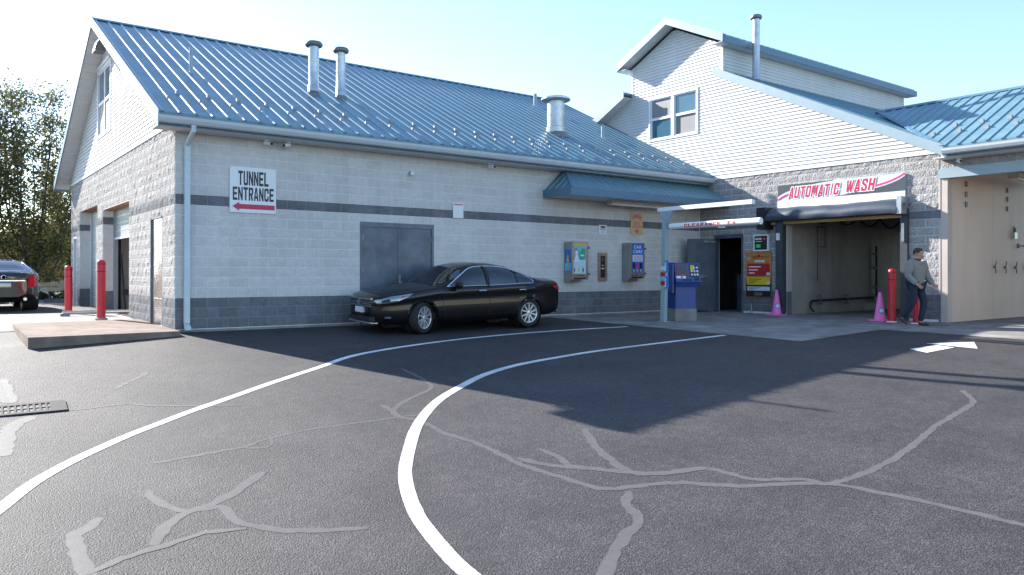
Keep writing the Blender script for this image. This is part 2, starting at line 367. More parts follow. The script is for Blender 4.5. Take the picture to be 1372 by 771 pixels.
def gz(x, y):
    t = -y
    if t > 10: t = 10+6*(1-math.exp(-(t-10)/6))
    X = min(max(1-x/15.57, 0), 1.15); z = -0.06
    if y < 0: z -= 0.072*t*X
    dip = 0.045*min(max(-x, 0), 3)
    z -= dip*(math.exp(y/6) if y < 0 else 1)
    if y > 0 and x < 0.3:
        s = min(y/5, 1); s = s*s*(3-2*s); z = z*(1-s)+0.05*s
        if y > 15: q = min((y-15)/9, 1); q = q*q*(3-2*q); z -= 1.3*q
    return z
def catmull(P, step=0.12):
    P = [Vector(p) for p in P]; out = []
    for i in range(len(P)-1):
        a = P[max(i-1,0)]; b = P[i]; c = P[i+1]; d = P[min(i+2,len(P)-1)]
        n = max(1, int((c-b).length/step))
        for k in range(n):
            t = k/n
            out.append(0.5*((2*b)+(c-a)*t+(2*a-5*b+4*c-d)*t*t+(3*b-a-3*c+d)*t**3))
    out.append(P[-1]); return out
def strip(P, w, dz, name, m, parent=None, rnd=0.0, taper=False):
    """a thin band laid on the ground mesh; the attribute 'fade' falls to 0 at its edges"""
    mb = MB(); vs = []; fade = []; n = len(P)
    for i, p in enumerate(P):
        t = (P[min(i+1,n-1)]-P[max(i-1,0)]).normalized(); q = Vector((-t.y, t.x))
        ww = w*0.5*(1+random.uniform(-rnd, rnd)); e = min(1, 0.35+min(i, n-1-i)/3) if taper else 1
        if taper: ww *= 0.45+0.55*e
        for s, f in ((-1, 0), (-.62, .85), (0, 1), (.62, .85), (1, 0)):
            x, y = p.x+q.x*ww*s, p.y+q.y*ww*s; vs.append((x, y, ground_z(x, y)+dz)); fade.append(f*(e if taper else 1))
    mb.add(vs, [(5*i+j, 5*i+j+1, 5*i+j+6, 5*i+j+5) for i in range(n-1) for j in range(4)])
    o = mb.build(name, m, parent); at = o.data.attributes.new('fade', 'FLOAT', 'POINT'); at.data.foreach_set('value', fade)
    return o

# hand-drawn condensed block letters, each piece a convex polygon in a unit box
def _r(x0, y0, x1, y1): return [(x0, y0), (x1, y0), (x1, y1), (x0, y1)]
def _mir(P): return [(1-x, y) for x, y in reversed(P)]
_bot = [(0, .16), (.13, 0), (.87, 0), (1, .16), (.68, .18), (.32, .18)]; _top = [(x, 1-y) for x, y in reversed(_bot)]
_la = [(0, 0), (.29, 0), (.5, .80), (.5, 1), (.31, 1)]; _lm = [(.25, 1), (.25, .58), (.5, .0), (.5, .46)]; _lw = [(0, 1), (.21, 1), (.35, 0), (.15, 0)]; _lw2 = [(.30, .36), (.35, 0), (.5, .62), (.5, .96), (.42, .96)]
GLYPH = dict(
 A=[_la, _mir(_la), [(.345, .18), (.655, .18), (.61, .36), (.39, .36)]], U=[_r(0, .16, .32, 1), _r(.68, .16, 1, 1), _bot], T=[_r(0, .82, 1, 1), _r(.34, 0, .66, .82)],
 O=[_r(0, .16, .32, .84), _r(.68, .16, 1, .84), _bot, _top], M=[_r(0, 0, .25, 1), _r(.75, 0, 1, 1), _lm, _mir(_lm)], I=[_r(.3, 0, .7, 1)],
 C=[_r(0, .16, .32, .84), _r(.68, .16, 1, .38), _r(.68, .62, 1, .84), _bot, _top], W=[_lw, _mir(_lw), _lw2, _mir(_lw2)],
 S=[_top, _bot, _r(.68, .64, 1, .84), _r(0, .16, .32, .36), [(0, .84), (0, .60), (.32, .52), (.32, .82)], [(1, .16), (1, .40), (.68, .48), (.68, .18)], [(0, .60), (1, .24), (1, .40), (.32, .68)]],
 H=[_r(0, 0, .32, 1), _r(.68, 0, 1, 1), _r(.32, .40, .68, .60)], N=[_r(0, 0, .29, 1), _r(.71, 0, 1, 1), [(.29, 1), (.29, .58), (.71, 0), (.71, .42)]],
 E=[_r(0, 0, .34, 1), _r(.34, .82, 1, 1), _r(.34, .41, .9, .59), _r(.34, 0, 1, .18)], L=[_r(0, 0, .34, 1), _r(.34, 0, 1, .18)],
 R=[_r(0, 0, .32, 1), [(.32, 1), (.32, .82), (.68, .82), (1, .86), (.87, 1)], [(.68, .82), (.68, .56), (1, .56), (1, .86)], [(.32, .56), (.32, .40), (.80, .40), (1, .56)], [(.42, .40), (.74, .40), (1, 0), (.66, 0)]])
GLYPH['7'] = [_r(0, .80, 1, 1), [(.62, .80), (1, .80), (.56, 0), (.20, 0)]]; GLYPH['4'] = [_r(.56, 0, .86, 1), _r(0, .20, .56, .38), _r(.86, .20, 1, .38), [(0, .38), (.24, .38), (.56, .80), (.56, 1), (.44, 1)]]
GLYPH["'"] = [[(.3, .62), (.55, .62), (.7, 1), (.3, 1)]]; GLYPH['"'] = [[(.05, .62), (.25, .62), (.4, 1), (.05, 1)], [(.55, .62), (.75, .62), (.9, 1), (.55, 1)]]
GW_ = dict(I=.55, M=1.25, W=1.3)
GW_["'"] = .5; GW_['"'] = .8
def block_text(fr, body, a0, a1, b0, b1, d, m, parent, gap=.16, shear=0.0, grow=0.0, name='lettering'):
    ws = [GW_.get(ch, 1.0) for ch in body]; tot = sum(ws)+gap*(len(body)-1); u = (a1-a0)/tot; x = a0; mb = MB(); k = 0
    for ch, wd in zip(body, ws):
        for P in GLYPH[ch]:
            Q = [(x+p*wd*u, b0+q*(b1-b0)) for p, q in P]
            if grow:
                cx = sum(q[0] for q in Q)/len(Q); cy_ = sum(q[1] for q in Q)/len(Q)
                Q = [(q[0]+math.copysign(grow, q[0]-cx), q[1]+math.copysign(grow, q[1]-cy_)) for q in Q]
            mb.add([fr.p(p+shear*(q-b0), q, d+.0002*(k % 9)) for p, q in Q], [tuple(range(len(Q)))]); k += 1
        x += (wd+gap)*u
    return mb.build(name, m, parent)
# ------------------------------------------------------------------ ground
def spaced(lo, hi, step, far):
    a = []; x = lo
    while x <= hi+1e-6: a.append(x); x += step
    return [-f for f in reversed(far)]+a+far
def axis(far0, a, b1, c, d_, far1):      # fine steps between b1 and c, coarser outside
    out = list(far0); x = a
    while x < b1-1e-6: out.append(x); x += 0.4
    x = b1
    while x < c-1e-6: out.append(x); x += 0.2
    x = c
    while x < d_-1e-6: out.append(x); x += 0.4
    return out+list(far1)
gx = axis([-900,-400,-200,-100,-60,-35,-24,-18,-14], -12, -5.2, 9.2, 24.8, [25,27,32,40,60,100,200,400,900])
gy = axis([-600,-200,-100,-60,-40,-30,-26], -24, -14.4, 0.4, 27.6, [27.8,30,36,44,60,100,200,400,900,1500])
nx = len(gx); GZ = [[gz(x, y) for x in gx] for y in gy]
import bisect
def ground_z(x, y):      # height of the ground mesh itself (triangles split along one diagonal)
    i = min(max(bisect.bisect_right(gx, x)-1, 0), nx-2); j = min(max(bisect.bisect_right(gy, y)-1, 0), len(gy)-2)
    u = (x-gx[i])/(gx[i+1]-gx[i]); v = (y-gy[j])/(gy[j+1]-gy[j]); A0, B0, C0, D0 = GZ[j][i], GZ[j][i+1], GZ[j+1][i+1], GZ[j+1][i]
    return A0+u*(B0-A0)+v*(C0-B0) if u >= v else A0+v*(D0-A0)+u*(C0-D0)
g = MB(); F_ = []
for j in range(len(gy)-1):
    for i in range(nx-1): p = j*nx+i; F_ += [(p, p+1, p+nx+1), (p, p+nx+1, p+nx)]
g.add([(x, y, GZ[j][i]) for j, y in enumerate(gy) for i, x in enumerate(gx)], F_)
ground = tag(g.build('asphalt_ground', 'asphalt', smooth=True), kind='structure')
CRACKS = [
    (0.05, [(-2.10,-7.92), (-1.73,-7.93), (-1.22,-7.92), (-0.91,-7.80), (-0.46,-7.74), (0.30,-7.82), (0.56,-7.83), (1.17,-7.92)]),
    (0.04, [(-1.23,-7.95), (-1.04,-8.07), (-0.92,-7.93), (-0.89,-7.75)]),
    (0.07, [(-2.29,-8.63), (-2.28,-8.90), (-2.22,-9.17), (-2.11,-9.33), (-1.94,-9.36), (-1.88,-9.40), (-1.87,-9.57), (-1.86,-9.73), (-1.79,-9.93), (-1.64,-10.12), (-1.41,-10.31), (-1.09,-10.49)]),
    (0.09, [(-1.29,-8.77), (-1.50,-8.96), (-1.73,-9.17), (-1.93,-9.30), (-2.12,-9.35), (-2.30,-9.49), (-2.40,-9.64), (-2.50,-9.88)]),
    (0.06, [(-1.85,-9.94), (-2.12,-9.83), (-2.32,-9.86), (-2.50,-9.91), (-2.72,-9.96), (-2.89,-10.06), (-2.96,-10.11)]),
    (0.1, [(-2.71,-9.10), (-2.84,-9.27), (-2.94,-9.34), (-2.95,-9.70), (-2.95,-10.05), (-2.96,-10.26)]),
    (0.07, [(-1.81,-4.46), (-1.60,-4.15), (-1.37,-3.85), (-1.21,-3.51)]),
    (0.05, [(-1.82,-5.38), (-1.62,-5.65), (-1.21,-5.95), (-0.69,-6.26)]),
    (0.03, [(-2.47,-5.38), (-2.18,-5.38), (-1.72,-5.41)]),
    (0.14, [(-2.83,-5.46), (-3.03,-5.75), (-3.15,-6.27), (-3.21,-7.00)]),
    (0.16, [(-3.01,-3.01), (-3.00,-3.94), (-3.01,-4.64)]),
    (0.07, [(0.71,-7.19), (0.71,-7.48), (0.64,-7.81), (0.75,-8.20), (0.71,-8.69), (0.78,-9.11), (0.78,-9.60), (0.75,-9.96), (0.82,-10.47), (0.88,-10.85), (0.97,-11.01), (1.25,-11.13), (1.55,-11.26), (1.87,-11.62)]),
    (0.06, [(0.69,-7.56), (0.97,-7.26), (1.29,-7.03), (1.72,-6.73), (1.93,-6.20), (2.07,-5.25)]),
    (0.09, [(0.84,-9.84), (0.93,-10.15), (1.17,-10.45), (1.38,-10.76), (1.58,-10.99), (2.11,-11.17)]),
    (0.07, [(1.20,-9.74), (1.19,-10.03), (1.13,-10.23), (1.09,-10.39)]),
    (0.09, [(2.10,-9.44), (1.76,-9.97), (1.59,-10.32), (1.48,-10.62), (1.44,-10.83)]),
    (0.09, [(1.07,-11.15), (0.81,-11.38), (0.68,-11.64), (0.31,-11.83), (0.02,-12.02), (-0.19,-12.17), (-0.30,-12.26)]),
    (0.07, [(1.76,-11.02), (2.09,-11.22), (2.17,-11.64), (2.51,-11.92), (2.59,-12.13), (3.18,-12.18), (4.17,-12.06), (5.21,-11.84), (6.45,-11.67), (6.86,-11.55), (7.39,-11.20)]),
    (0.075, [(1.52,-11.24), (1.91,-11.66), (2.28,-11.90), (2.57,-12.14), (2.67,-12.45), (2.75,-12.83), (2.79,-13.20), (2.81,-13.57), (2.82,-13.75)]),
]
for wd, P in CRACKS:
    Q = catmull(P, 0.07); n = len(Q)
    for i in range(1, n-1): Q[i] = Q[i]+Vector((random.uniform(-.012, .012), random.uniform(-.012, .012)))
    strip(Q, wd*1.25, 0.0016+random.uniform(0, 0.0014), 'crack_seal', 'seal_worn', ground, rnd=0.22, taper=True)
LINE1 = [(-3.55,-8.91), (-3.34,-8.51), (-3.08,-7.99), (-2.78,-7.56), (-2.45,-7.18), (-2.09,-6.83), (-1.71,-6.53), (-1.28,-6.19), (-0.80,-5.86), (-0.26,-5.47), (0.35,-5.03), (1.06,-4.51), (2.06,-3.77), (3.69,-3.21), (5.44,-2.90), (7.27,-2.84), (9.31,-3.00)]
LINE2 = [(-0.97,-12.27), (-0.90,-11.61), (-0.87,-11.36), (-0.78,-10.93), (-0.67,-10.51), (-0.48,-10.02), (-0.26,-9.57), (0.05,-9.08), (0.52,-8.40), (0.98,-7.85), (1.46,-7.37), (2.03,-6.93), (2.86,-6.37), (3.78,-5.98), (4.79,-5.77), (5.86,-5.62), (7.12,-5.56), (8.30,-5.53), (9.71,-5.49)]
tag(strip(catmull(LINE1, 0.12), 0.124, 0.004, 'lane_line', 'paint_worn', rnd=0.02), 'long white painted line curving past the black sedan by the wall', 'road marking', 'white lane lines')
tag(strip(catmull(LINE2, 0.10), 0.131, 0.004, 'lane_line', 'paint_worn', rnd=0.02), 'white painted line with the tight bend in the foreground', 'road marking', 'white lane lines')
def ground_poly(pts, dz, name, m, sub=6):
    P = [Vector(p) for p in pts]; mb = MB(); n = len(P); c = sum(P, Vector((0,0)))/n
    vs = [(c.x, c.y, gz(c.x, c.y)+dz)]+[(p.x, p.y, gz(p.x, p.y)+dz) for p in P]
    mb.add(vs, [(0, i+1, (i+1) % n+1) for i in range(n)]); return mb
ar = thing('painted_arrow', 'white painted arrow on the asphalt in front of the open bay', 'road marking', (11.2, -9.3, gz(11.2, -9.3)))
def shift(mb, o): mb.v = [(x-o.location.x, y-o.location.y, z-o.location.z) for x, y, z in mb.v]; return mb
shift(ground_poly([(10.43,-9.02),(10.20,-9.43),(11.17,-9.47),(11.26,-9.11)], 0.009, '', ''), ar).build('shaft', 'paint_white', ar)
shift(ground_poly([(11.35,-8.87),(12.15,-9.40),(11.28,-9.82)], 0.009, '', ''), ar).build('head', 'paint_white', ar)
def patch(rows, dz, name, m, parent=None):
    # rows: list of (y, x0, x1)
    mb = MB(); nx = 40; vs = []
    for y, x0, x1 in rows:
        for i in range(nx+1):
            x = x0+(x1-x0)*i/nx; vs.append((x, y, gz(x, y)+dz))
    mb.add(vs, [(j*(nx+1)+i, j*(nx+1)+i+1, (j+1)*(nx+1)+i+1, (j+1)*(nx+1)+i) for j in range(len(rows)-1) for i in range(nx)])
    return mb.build(name, m, parent)
rows = [(-7.1+0.25*i, 9.99-0.66*(0.25*i)/7.1-0.02*math.sin(i*1.7), 24.0) for i in range(29)]
rows = [(-13.5+0.25*i, 13.1+0.03*math.sin(i*2.1), 24.0) for i in range(26)]+[(-7.11, 13.0, 24.0)]+rows
tag(patch(rows, 0.006, 'concrete_apron', 'apron_conc'), kind='structure')
lr = [(-0.3+0.5*i, -9.0, (-2.52 if -0.3+0.5*i < 2.4 else -0.02)) for i in range(16)]
lr = [(2.35+0.3*i, -9.0, (-2.5 if i == 0 else -0.02)) for i in range(18)]
tag(patch(lr, 0.008, 'driveway_slab', 'concrete'), kind='structure')
pad = MB(); z0 = -0.35
top = [(-2.46,-0.46,-0.005),(-0.01,-0.46,0.0),(-0.01,3.2,0.06),(-2.44,2.9,0.06)]
pad.hexa([(x, y, z0) for x, y, z in top], top)
tag(pad.build('concrete_pad', 'concrete_pad'), kind='structure')

# ------------------------------------------------------------------ block walls
C_, B_ = 0.2032, 0.4064
def block_mesh(name, m, wdt, hgt, amp, deep=0.05, nx=5, nz=3):
    mb = MB(); nx = max(1, min(nx, round(nx*wdt/0.396))); pr = 0.003
    vs = []; fs = []
    for j in range(nz+1):
        for i in range(nx+1):
            e = 0 if (i in (0, nx) or j in (0, nz)) else 1
            vs.append((-wdt/2+wdt*i/nx+e*random.uniform(-.02, .02), -pr-(random.uniform(0.15, 1)*amp if e else random.uniform(0, 0.12)*amp), -hgt/2+hgt*j/nz+e*random.uniform(-.012, .012)))
    k = nx+1
    for j in range(nz):
        for i in range(nx):
            q = (j*k+i, j*k+i+1, (j+1)*k+i+1, (j+1)*k+i)
            if amp > 0.008: fs += [(q[0], q[1], q[2]), (q[0], q[2], q[3])] if random.random() < .5 else [(q[0], q[1], q[3]), (q[1], q[2], q[3])]
            else: fs.append(q)
    rim = [i for i in range(k)]+[j*k+nx for j in range(1, nz+1)]+[nz*k+i for i in range(nx-1, -1, -1)]+[j*k for j in range(nz-1, 0, -1)]
    o = len(vs)
    for r in rim: vs.append((vs[r][0], deep, vs[r][2]))
    n = len(rim)
    for i in range(n): fs.append((rim[(i+1) % n], rim[i], o+i, o+(i+1) % n))
    mb.add(vs, fs); return mb
def split_rect(a0, a1, b0, b1, holes):
    rects = [(a0, a1, b0, b1)]
    for h in holes:
        out = []
        for r in rects:
            if r[1] <= h[0]+.001 or r[0] >= h[1]-.001 or r[3] <= h[2]+.001 or r[2] >= h[3]-.001: out.append(r); continue
            if r[0] < h[0]-.03: out.append((r[0], h[0], r[2], r[3]))
            if r[1] > h[1]+.03: out.append((h[1], r[1], r[2], r[3]))
            x0, x1 = max(r[0], h[0]), min(r[1], h[1])
            if r[2] < h[2]-.03: out.append((x0, x1, r[2], h[2]))
            if r[3] > h[3]+.03: out.append((x0, x1, h[3], r[3]))
        rects = out
    return rects
def backing(fr, a0, a1, b0, b1, holes, d0, d1, name, m, parent):
    A = sorted({a0, a1}|{h[i] for h in holes for i in (0, 1)}); Bq = sorted({b0, b1}|{h[i] for h in holes for i in (2, 3)})
    A = [x for x in A if a0 <= x <= a1]; Bq = [x for x in Bq if b0 <= x <= b1]; mb = MB()
    for i in range(len(A)-1):
        run = None
        for j in range(len(Bq)-1):
            ca, cb = (A[i]+A[i+1])/2, (Bq[j]+Bq[j+1])/2
            inside = any(h[0] < ca < h[1] and h[2] < cb < h[3] for h in holes)
            if not inside:
                run = (run[0], Bq[j+1]) if run else (Bq[j], Bq[j+1])
            if (inside or j == len(Bq)-2) and run: fr.box(mb, A[i], A[i+1], run[0], run[1], d0, d1); run = None
    return mb.build(name, m, parent)
def block_course_wall(fr, rz, a0, a1, nrows, holes, parent, amp, mats, single, variants=7, topz=None, dark_rows=(0,1,2,12)):
    """running bond; single(a,b) -> True: an object of its own"""
    lib = {}
    for key in (0, 1):
        lib[key] = [block_mesh('block', '', B_-.013, C_-.013, amp).mesh('block', mats[key]) for _ in range(variants)]
    rest = MB()
    for r in range(nrows):
        b0, b1 = r*C_, (r+1)*C_
        if topz: b1 = min(b1, topz)
        k = a0-(B_*0.5 if r % 2 == 0 else 0)
        while k < a1-0.001:
            x0, x1 = max(k, a0), min(k+B_, a1); k += B_
            if x1-x0 < .03: continue
            key = 1 if r in dark_rows else 0
            for (p0, p1, q0, q1) in split_rect(x0, x1, b0, b1, holes):
                if p1-p0 < .04 or q1-q0 < .03: continue
                full = abs(p1-p0-B_) < .002 and abs(q1-q0-C_) < .002
                ca, cb = (p0+p1)/2, (q0+q1)/2
                if single(ca, cb):
                    me = random.choice(lib[key]) if full else block_mesh('block', '', p1-p0-.013, q1-q0-.013, amp).mesh('block', mats[key])
                    o = link('block', me, parent, fr.p(ca, cb, 0)); o.rotation_euler = (0, 0, rz)
                else:
                    b = block_mesh('', '', p1-p0-.013, q1-q0-.013, amp, nx=3, nz=2); rest.cur = key
                    rest.add([fr.p(ca+x, cb+z, -y) for x, y, z in b.v], b.f)
    for r in dark_rows:
        for (p0, p1, q0, q1) in split_rect(a0+.004, a1-.004, r*C_+.001, (r+1)*C_-.001 if (r+1) not in dark_rows else (r+1)*C_+.001, holes): panel(fr, p0, p1, q0, q1, -.01, .0016+.0001*(r % 2), 'mortar_band', 'mortar_dark', parent)
    if rest.f: tag(rest.build('block_courses', list(mats), parent), kind='stuff')

def siding(fr, spans, z0, z1, expo, parent, holes=(), name='siding_board'):
    """lapped boards; spans(z) -> (a_left, a_right)"""
    z = z0; i = 0
    while z < z1-.01:
        t = min(z+expo, z1)
        (l0, r0), (l1, r1) = spans(z+.002), spans(t-.002)
        if max(r0-l0, r1-l1) > .05:
            if r1 < l1: m_ = (l0+r0)/2; l1 = m_-.01; r1 = m_+.01
            cuts = []
            for h in holes:
                if z < h[3]-.01 and t > h[2]+.01: cuts.append(h)
            segs = [((l0, l1), (r0, r1))]
            for h in cuts:
                ns = []
                for (L, Rr) in segs:
                    if L[0] < h[0] < Rr[0]: ns.append((L, (h[0], h[0])))
                    if L[0] < h[1] < Rr[0]: ns.append(((h[1], h[1]), Rr))
                segs = ns
            for (L, Rr) in segs:
                mb = MB(); P = fr.p
                mb.hexa([P(L[0], z, 0), P(Rr[0], z, 0), P(Rr[0], z, .025), P(L[0], z, .025)], [P(L[1], t+.012, 0), P(Rr[1], t+.012, 0), P(Rr[1], t+.012, .004), P(L[1], t+.012, .004)])
                mb.build(name, 'siding', parent)
        z = t; i += 1

# --------------------------------------------------------------- ribbed metal roofs
def roof_slab(mb, P, thick=0.07):
    P = [Vector(p) for p in P]; mb.prism([p-Vector((0,0,thick)) for p in P], (0,0,thick)); return mb
def rib(p0, p1, side, nrm, w=0.040, h=0.026):
    p0, p1, side, nrm = Vector(p0), Vector(p1), Vector(side), Vector(nrm); mb = MB()
    q = lambda p: [p-side*w-nrm*.006, p+side*w-nrm*.006, p+side*w*.38+nrm*h, p-side*w*.38+nrm*h]
    mb.hexa(q(p0), q(p1)); return mb

L = 15.57
FRONT = Fr((0,0,0), (1,0,0), (0,0,1), (0,-1,0))
GABLE = Fr((0,0,0), (0,-1,0), (0,0,1), (-1,0,0))
AUTO = Fr((L,0,0), (0,-1,0), (0,0,1), (-1,0,0))
WT = 4.03
# ================================================================== tunnel building
tb = thing('car_wash_tunnel_building', 'long grey block building with blue metal roof and white gable, at left', 'building')
DD = (3.91, 5.83, -0.3, 2.26)                 # double door opening
SL = (11.19, 11.51, 0.91, 1.67)
fholes = [DD]
fw = backing(FRONT, 0, L-.003, -0.45, WT, [DD], -0.2, 0, 'front_wall', 'mortar', tb)
block_course_wall(FRONT, 0, 0.0, L-.03, 20, [DD], fw, 0.006, ('block_lifted', 'block_dark'), lambda a, b: a < 6.35, topz=WT)
panel(FRONT, 0.0, L-.02, -0.45, -0.012, 0.001, 0.008, 'footing', 'apron_conc', tb)
# gable wall with the tunnel entrance openings (a = -y)
O1 = (-7.83, -4.29, -0.1, 2.83); O2 = (-11.9, -8.65, -0.1, 3.04); O3 = (-13.15, -12.35, -0.1, 2.28); SLIM = (-1.98, -1.0, 0.03, 2.27)
ghl = [O1, O2, O3, SLIM]
gw = backing(GABLE, -13.75, -0.006, -0.4, WT, ghl, -0.3, -0.001, 'gable_wall', 'mortar', tb)
block_course_wall(GABLE, -math.pi/2, -13.75, -0.012, 20, ghl, gw, 0.021, ('block_rough_dimmed', 'block_dark'), lambda a, b: False, topz=WT)
# jamb faces of the entrances, with the dark courses carried round
for h in (O1, O2):
    for (b0, b1, m) in ((0.0, 3*C_, 'block_dark'), (3*C_, 12*C_, 'block_lifted'), (12*C_, 13*C_, 'block_dark'), (13*C_, h[3], 'block_lifted')):
        mb = MB()
        GABLE.box(mb, h[0]-.02, h[0]+.012, b0+.004, b1-.004, -0.32, -0.012); mb.build('jamb_facing', m, gw)
    panel(GABLE, h[0]+.013, h[1], h[3]-.015, h[3]+.10, -0.36, -0.02, 'lintel', 'wood_lintel', gw)
rear = MB(); rear.box(0, L, 13.55, 13.75, -0.4, WT); rear.build('rear_wall', 'block_lifted', tb)
# gable siding above
def gspan(z):
    h = (z-4.0)/0.492-0.35; return (-(13.75-h)+0.0, -h) if h > 0 else (-13.75, 0.0)
GW = (-8.48, -6.66, 4.93, 6.66)
gs = MB(); GABLE.poly(gs, [(-13.75, WT), (0, WT), (-0.5, 4.2), (-6.88, 7.36), (-13.3, 4.2)], -0.2, -0.06)
gsd = gs.build('gable_sheathing', 'siding', tb)
siding(GABLE, gspan, WT+.01, 7.40, 0.1016, gsd, holes=[GW])
panel(GABLE, -13.76, 0.012, WT-.035, WT+.012, 0.0, 0.03, 'starter_trim', 'trim_white', gsd)
# gable window
wn = MB(); a0, a1, b0, b1 = GW
for (p, q, r_, s_) in ((a0-.09, a0, b0-.09, b1+.09), (a1, a1+.09, b0-.09, b1+.09), (a0, a1, b0-.09, b0), (a0, a1, b1, b1+.09)): GABLE.box(wn, p, q, r_, s_, -.02, .035)
wno = wn.build('window', 'trim_white', tb)
GABLE.box(MB(), a0-.10, a1+.10, b1+.085, b1+.16, -.01, .07).build('head_trim', 'trim_white', wno)
mid = (b0+b1)/2
for k in range(2):
    c0 = a0+(a1-a0)*k/2; c1 = a0+(a1-a0)*(k+1)/2
    for (r0, r1, m) in ((b0, mid, 'window_screen'), (mid, b1, 'window_glass')):
        panel(GABLE, c0+.05, c1-.05, r0+.045, r1-.045, -.03, -.012, 'pane', m, wno)
    sm = MB(); GABLE.box(sm, c0, c0+.05, b0, b1, -.03, .012); GABLE.box(sm, c1-.05, c1, b0, b1, -.03, .012)
    GABLE.box(sm, c0+.05, c1-.05, mid-.045, mid+.045, -.03, .014); GABLE.box(sm, c0+.05, c1-.05, b0, b0+.045, -.03, .012); GABLE.box(sm, c0+.05, c1-.05, b1-.045, b1, -.03, .012)
    sm.build('sash', 'trim_white', wno)
# roof
ES, RY, RZ, SLP = -0.55, 6.88, 7.76, 0.492
EZ = RZ-SLP*(RY-ES)
nrm = Vector((0, -SLP, 1)).normalized()
rf = roof_slab(MB(), [(-0.42, ES, EZ), (L-.02, ES, EZ), (L-.02, RY, RZ), (-0.42, RY, RZ)])
roof_slab(rf, [(-0.42, RY+.002, RZ), (L-.02, RY+.002, RZ), (L-.02, 2*RY-ES, EZ), (-0.42, 2*RY-ES, EZ)])
rfo = rf.build('roof', 'roof_blue', tb)
x = -0.36
while x < L-.05:
    rib((x, ES-.02, EZ-.01+.002), (x, RY, RZ+.002), (1,0,0), nrm).build('roof_rib', 'rib_blue', rfo); x += 0.3048
rc = MB()
for s in (-1, 1):
    rc.hexa([(-.44, RY, RZ+.03), (L-.02, RY, RZ+.03), (L-.02, RY+s*.16, RZ+.03-.079), (-.44, RY+s*.16, RZ+.03-.079)], [(-.44, RY, RZ+.045), (L-.02, RY, RZ+.045), (L-.02, RY+s*.16, RZ+.045-.079), (-.44, RY+s*.16, RZ+.045-.079)])
rc.build('ridge_cap', 'fascia_blue', rfo)
# rake boards (white face, blue edge) and soffits along both rakes of the gable
for s in (0, 1):
    yy = lambda y: y if s == 0 else 2*RY-y
    mb = MB(); e, t = ES-.03, RY
    mb.hexa([(-.45, yy(e), EZ-.24), (-.425, yy(e), EZ-.24), (-.425, yy(t), RZ-.20), (-.45, yy(t), RZ-.20)], [(-.45, yy(e), EZ+.03), (-.425, yy(e), EZ+.03), (-.425, yy(t), RZ+.045), (-.45, yy(t), RZ+.045)])
    mb.build('rake_board', 'trim_white' if s == 0 else 'fascia_blue', rfo)
    sf = MB(); sf.hexa([(-.423, yy(e), EZ-.19), (.0, yy(e), EZ-.19), (.0, yy(t), RZ-.19), (-.423, yy(t), RZ-.19)], [(-.423, yy(e), EZ-.175), (.0, yy(e), EZ-.175), (.0, yy(t), RZ-.175), (-.423, yy(t), RZ-.175)])
    so_ = sf.build('soffit', 'soffit', rfo)
    if s == 1:
        for k in range(24):      # soffit boards
            y = yy(e)-(yy(e)-t)*(k+.5)/24; z = EZ-.19+(RZ-EZ)*(k+.5)/24
            mb = MB(); mb.box(-.42, -.003, y-.012, y+.012, z-.008, z+.004); mb.build('soffit_seam', 'soffit', rfo)
eb = MB(); eb.box(-.423, .0, 2*RY-ES-.03, 2*RY-ES, EZ-.24, EZ-.07); eb.build('eave_return', 'fascia_blue', rfo)
# eave: fascia, soffit, gutter with rolled lip
panel(FRONT, -.42, L-.02, EZ-.25, EZ-.075, .47, .50, 'eave_fascia', 'fascia_blue', tb)
panel(FRONT, -.42, L-.02, EZ-.26, EZ-.245, .0, .47, 'eave_soffit', 'soffit', tb)
gt = MB()
prof = [(.502, -.10), (.505, -.20), (.56, -.215), (.60, -.19), (.625, -.13), (.63, -.075), (.605, -.075), (.60, -.12), (.58, -.16), (.55, -.185), (.52, -.175), (.52, -.10)]
nP = len(prof); gt.add([(-.43, -d, EZ+h) for d, h in prof]+[(L-.03, -d, EZ+h) for d, h in prof], [tuple(range(nP)), tuple(range(2*nP-1, nP-1, -1))]+[(i, (i+1) % nP, nP+(i+1) % nP, nP+i) for i in range(nP)])
for k in range(12): gt.box(.3+1.3*k, .33+1.3*k, -.64, -.50, EZ-.085, EZ-.07)
gto = gt.build('gutter', 'gutter', tb)
ds = MB(); ds.tube([(.20, -.56, EZ-.20), (.20, -.55, EZ-.30), (.20, -.10, EZ-.50)], .048, 8); dsp = ds
ds.box(.155, .255, -.115, -.02, 0.12, EZ-.47); ds.hexa([(.155, -.20, -.01), (.255, -.20, -.01), (.255, -.115, -.03), (.155, -.115, -.03)], [(.155, -.20, .05), (.255, -.20, .05), (.255, -.02, .14), (.155, -.02, .14)])
dso = ds.build('downspout', 'downspout', tb)
for z in (.9, 2.2, 3.3): panel(FRONT, .14, .27, z, z+.03, .018, .122, 'strap', 'downspout', dso)
# snow guards
k = 0
for row, (y, x0) in enumerate(((0.30, -0.05), (0.74, 0.22))):
    x = x0
    while x < L-.3:
        z = EZ+SLP*(y-ES); mb = MB(); mb.add([(x-.045, y-.04, z-.02), (x+.045, y-.04, z-.02), (x+.045, y+.04, z+.02), (x-.045, y+.04, z+.02), (x-.034, y-.022, z+.066), (x+.034, y-.022, z+.066), (x+.034, y+.0, z+.063), (x-.034, y+.0, z+.063)],
              [(0,3,2,1), (4,5,6,7), (0,1,5,4), (1,2,6,5), (2,3,7,6), (3,0,4,7)])
        mb.build('snow_guard', 'snow_guard', rfo); x += 0.6096
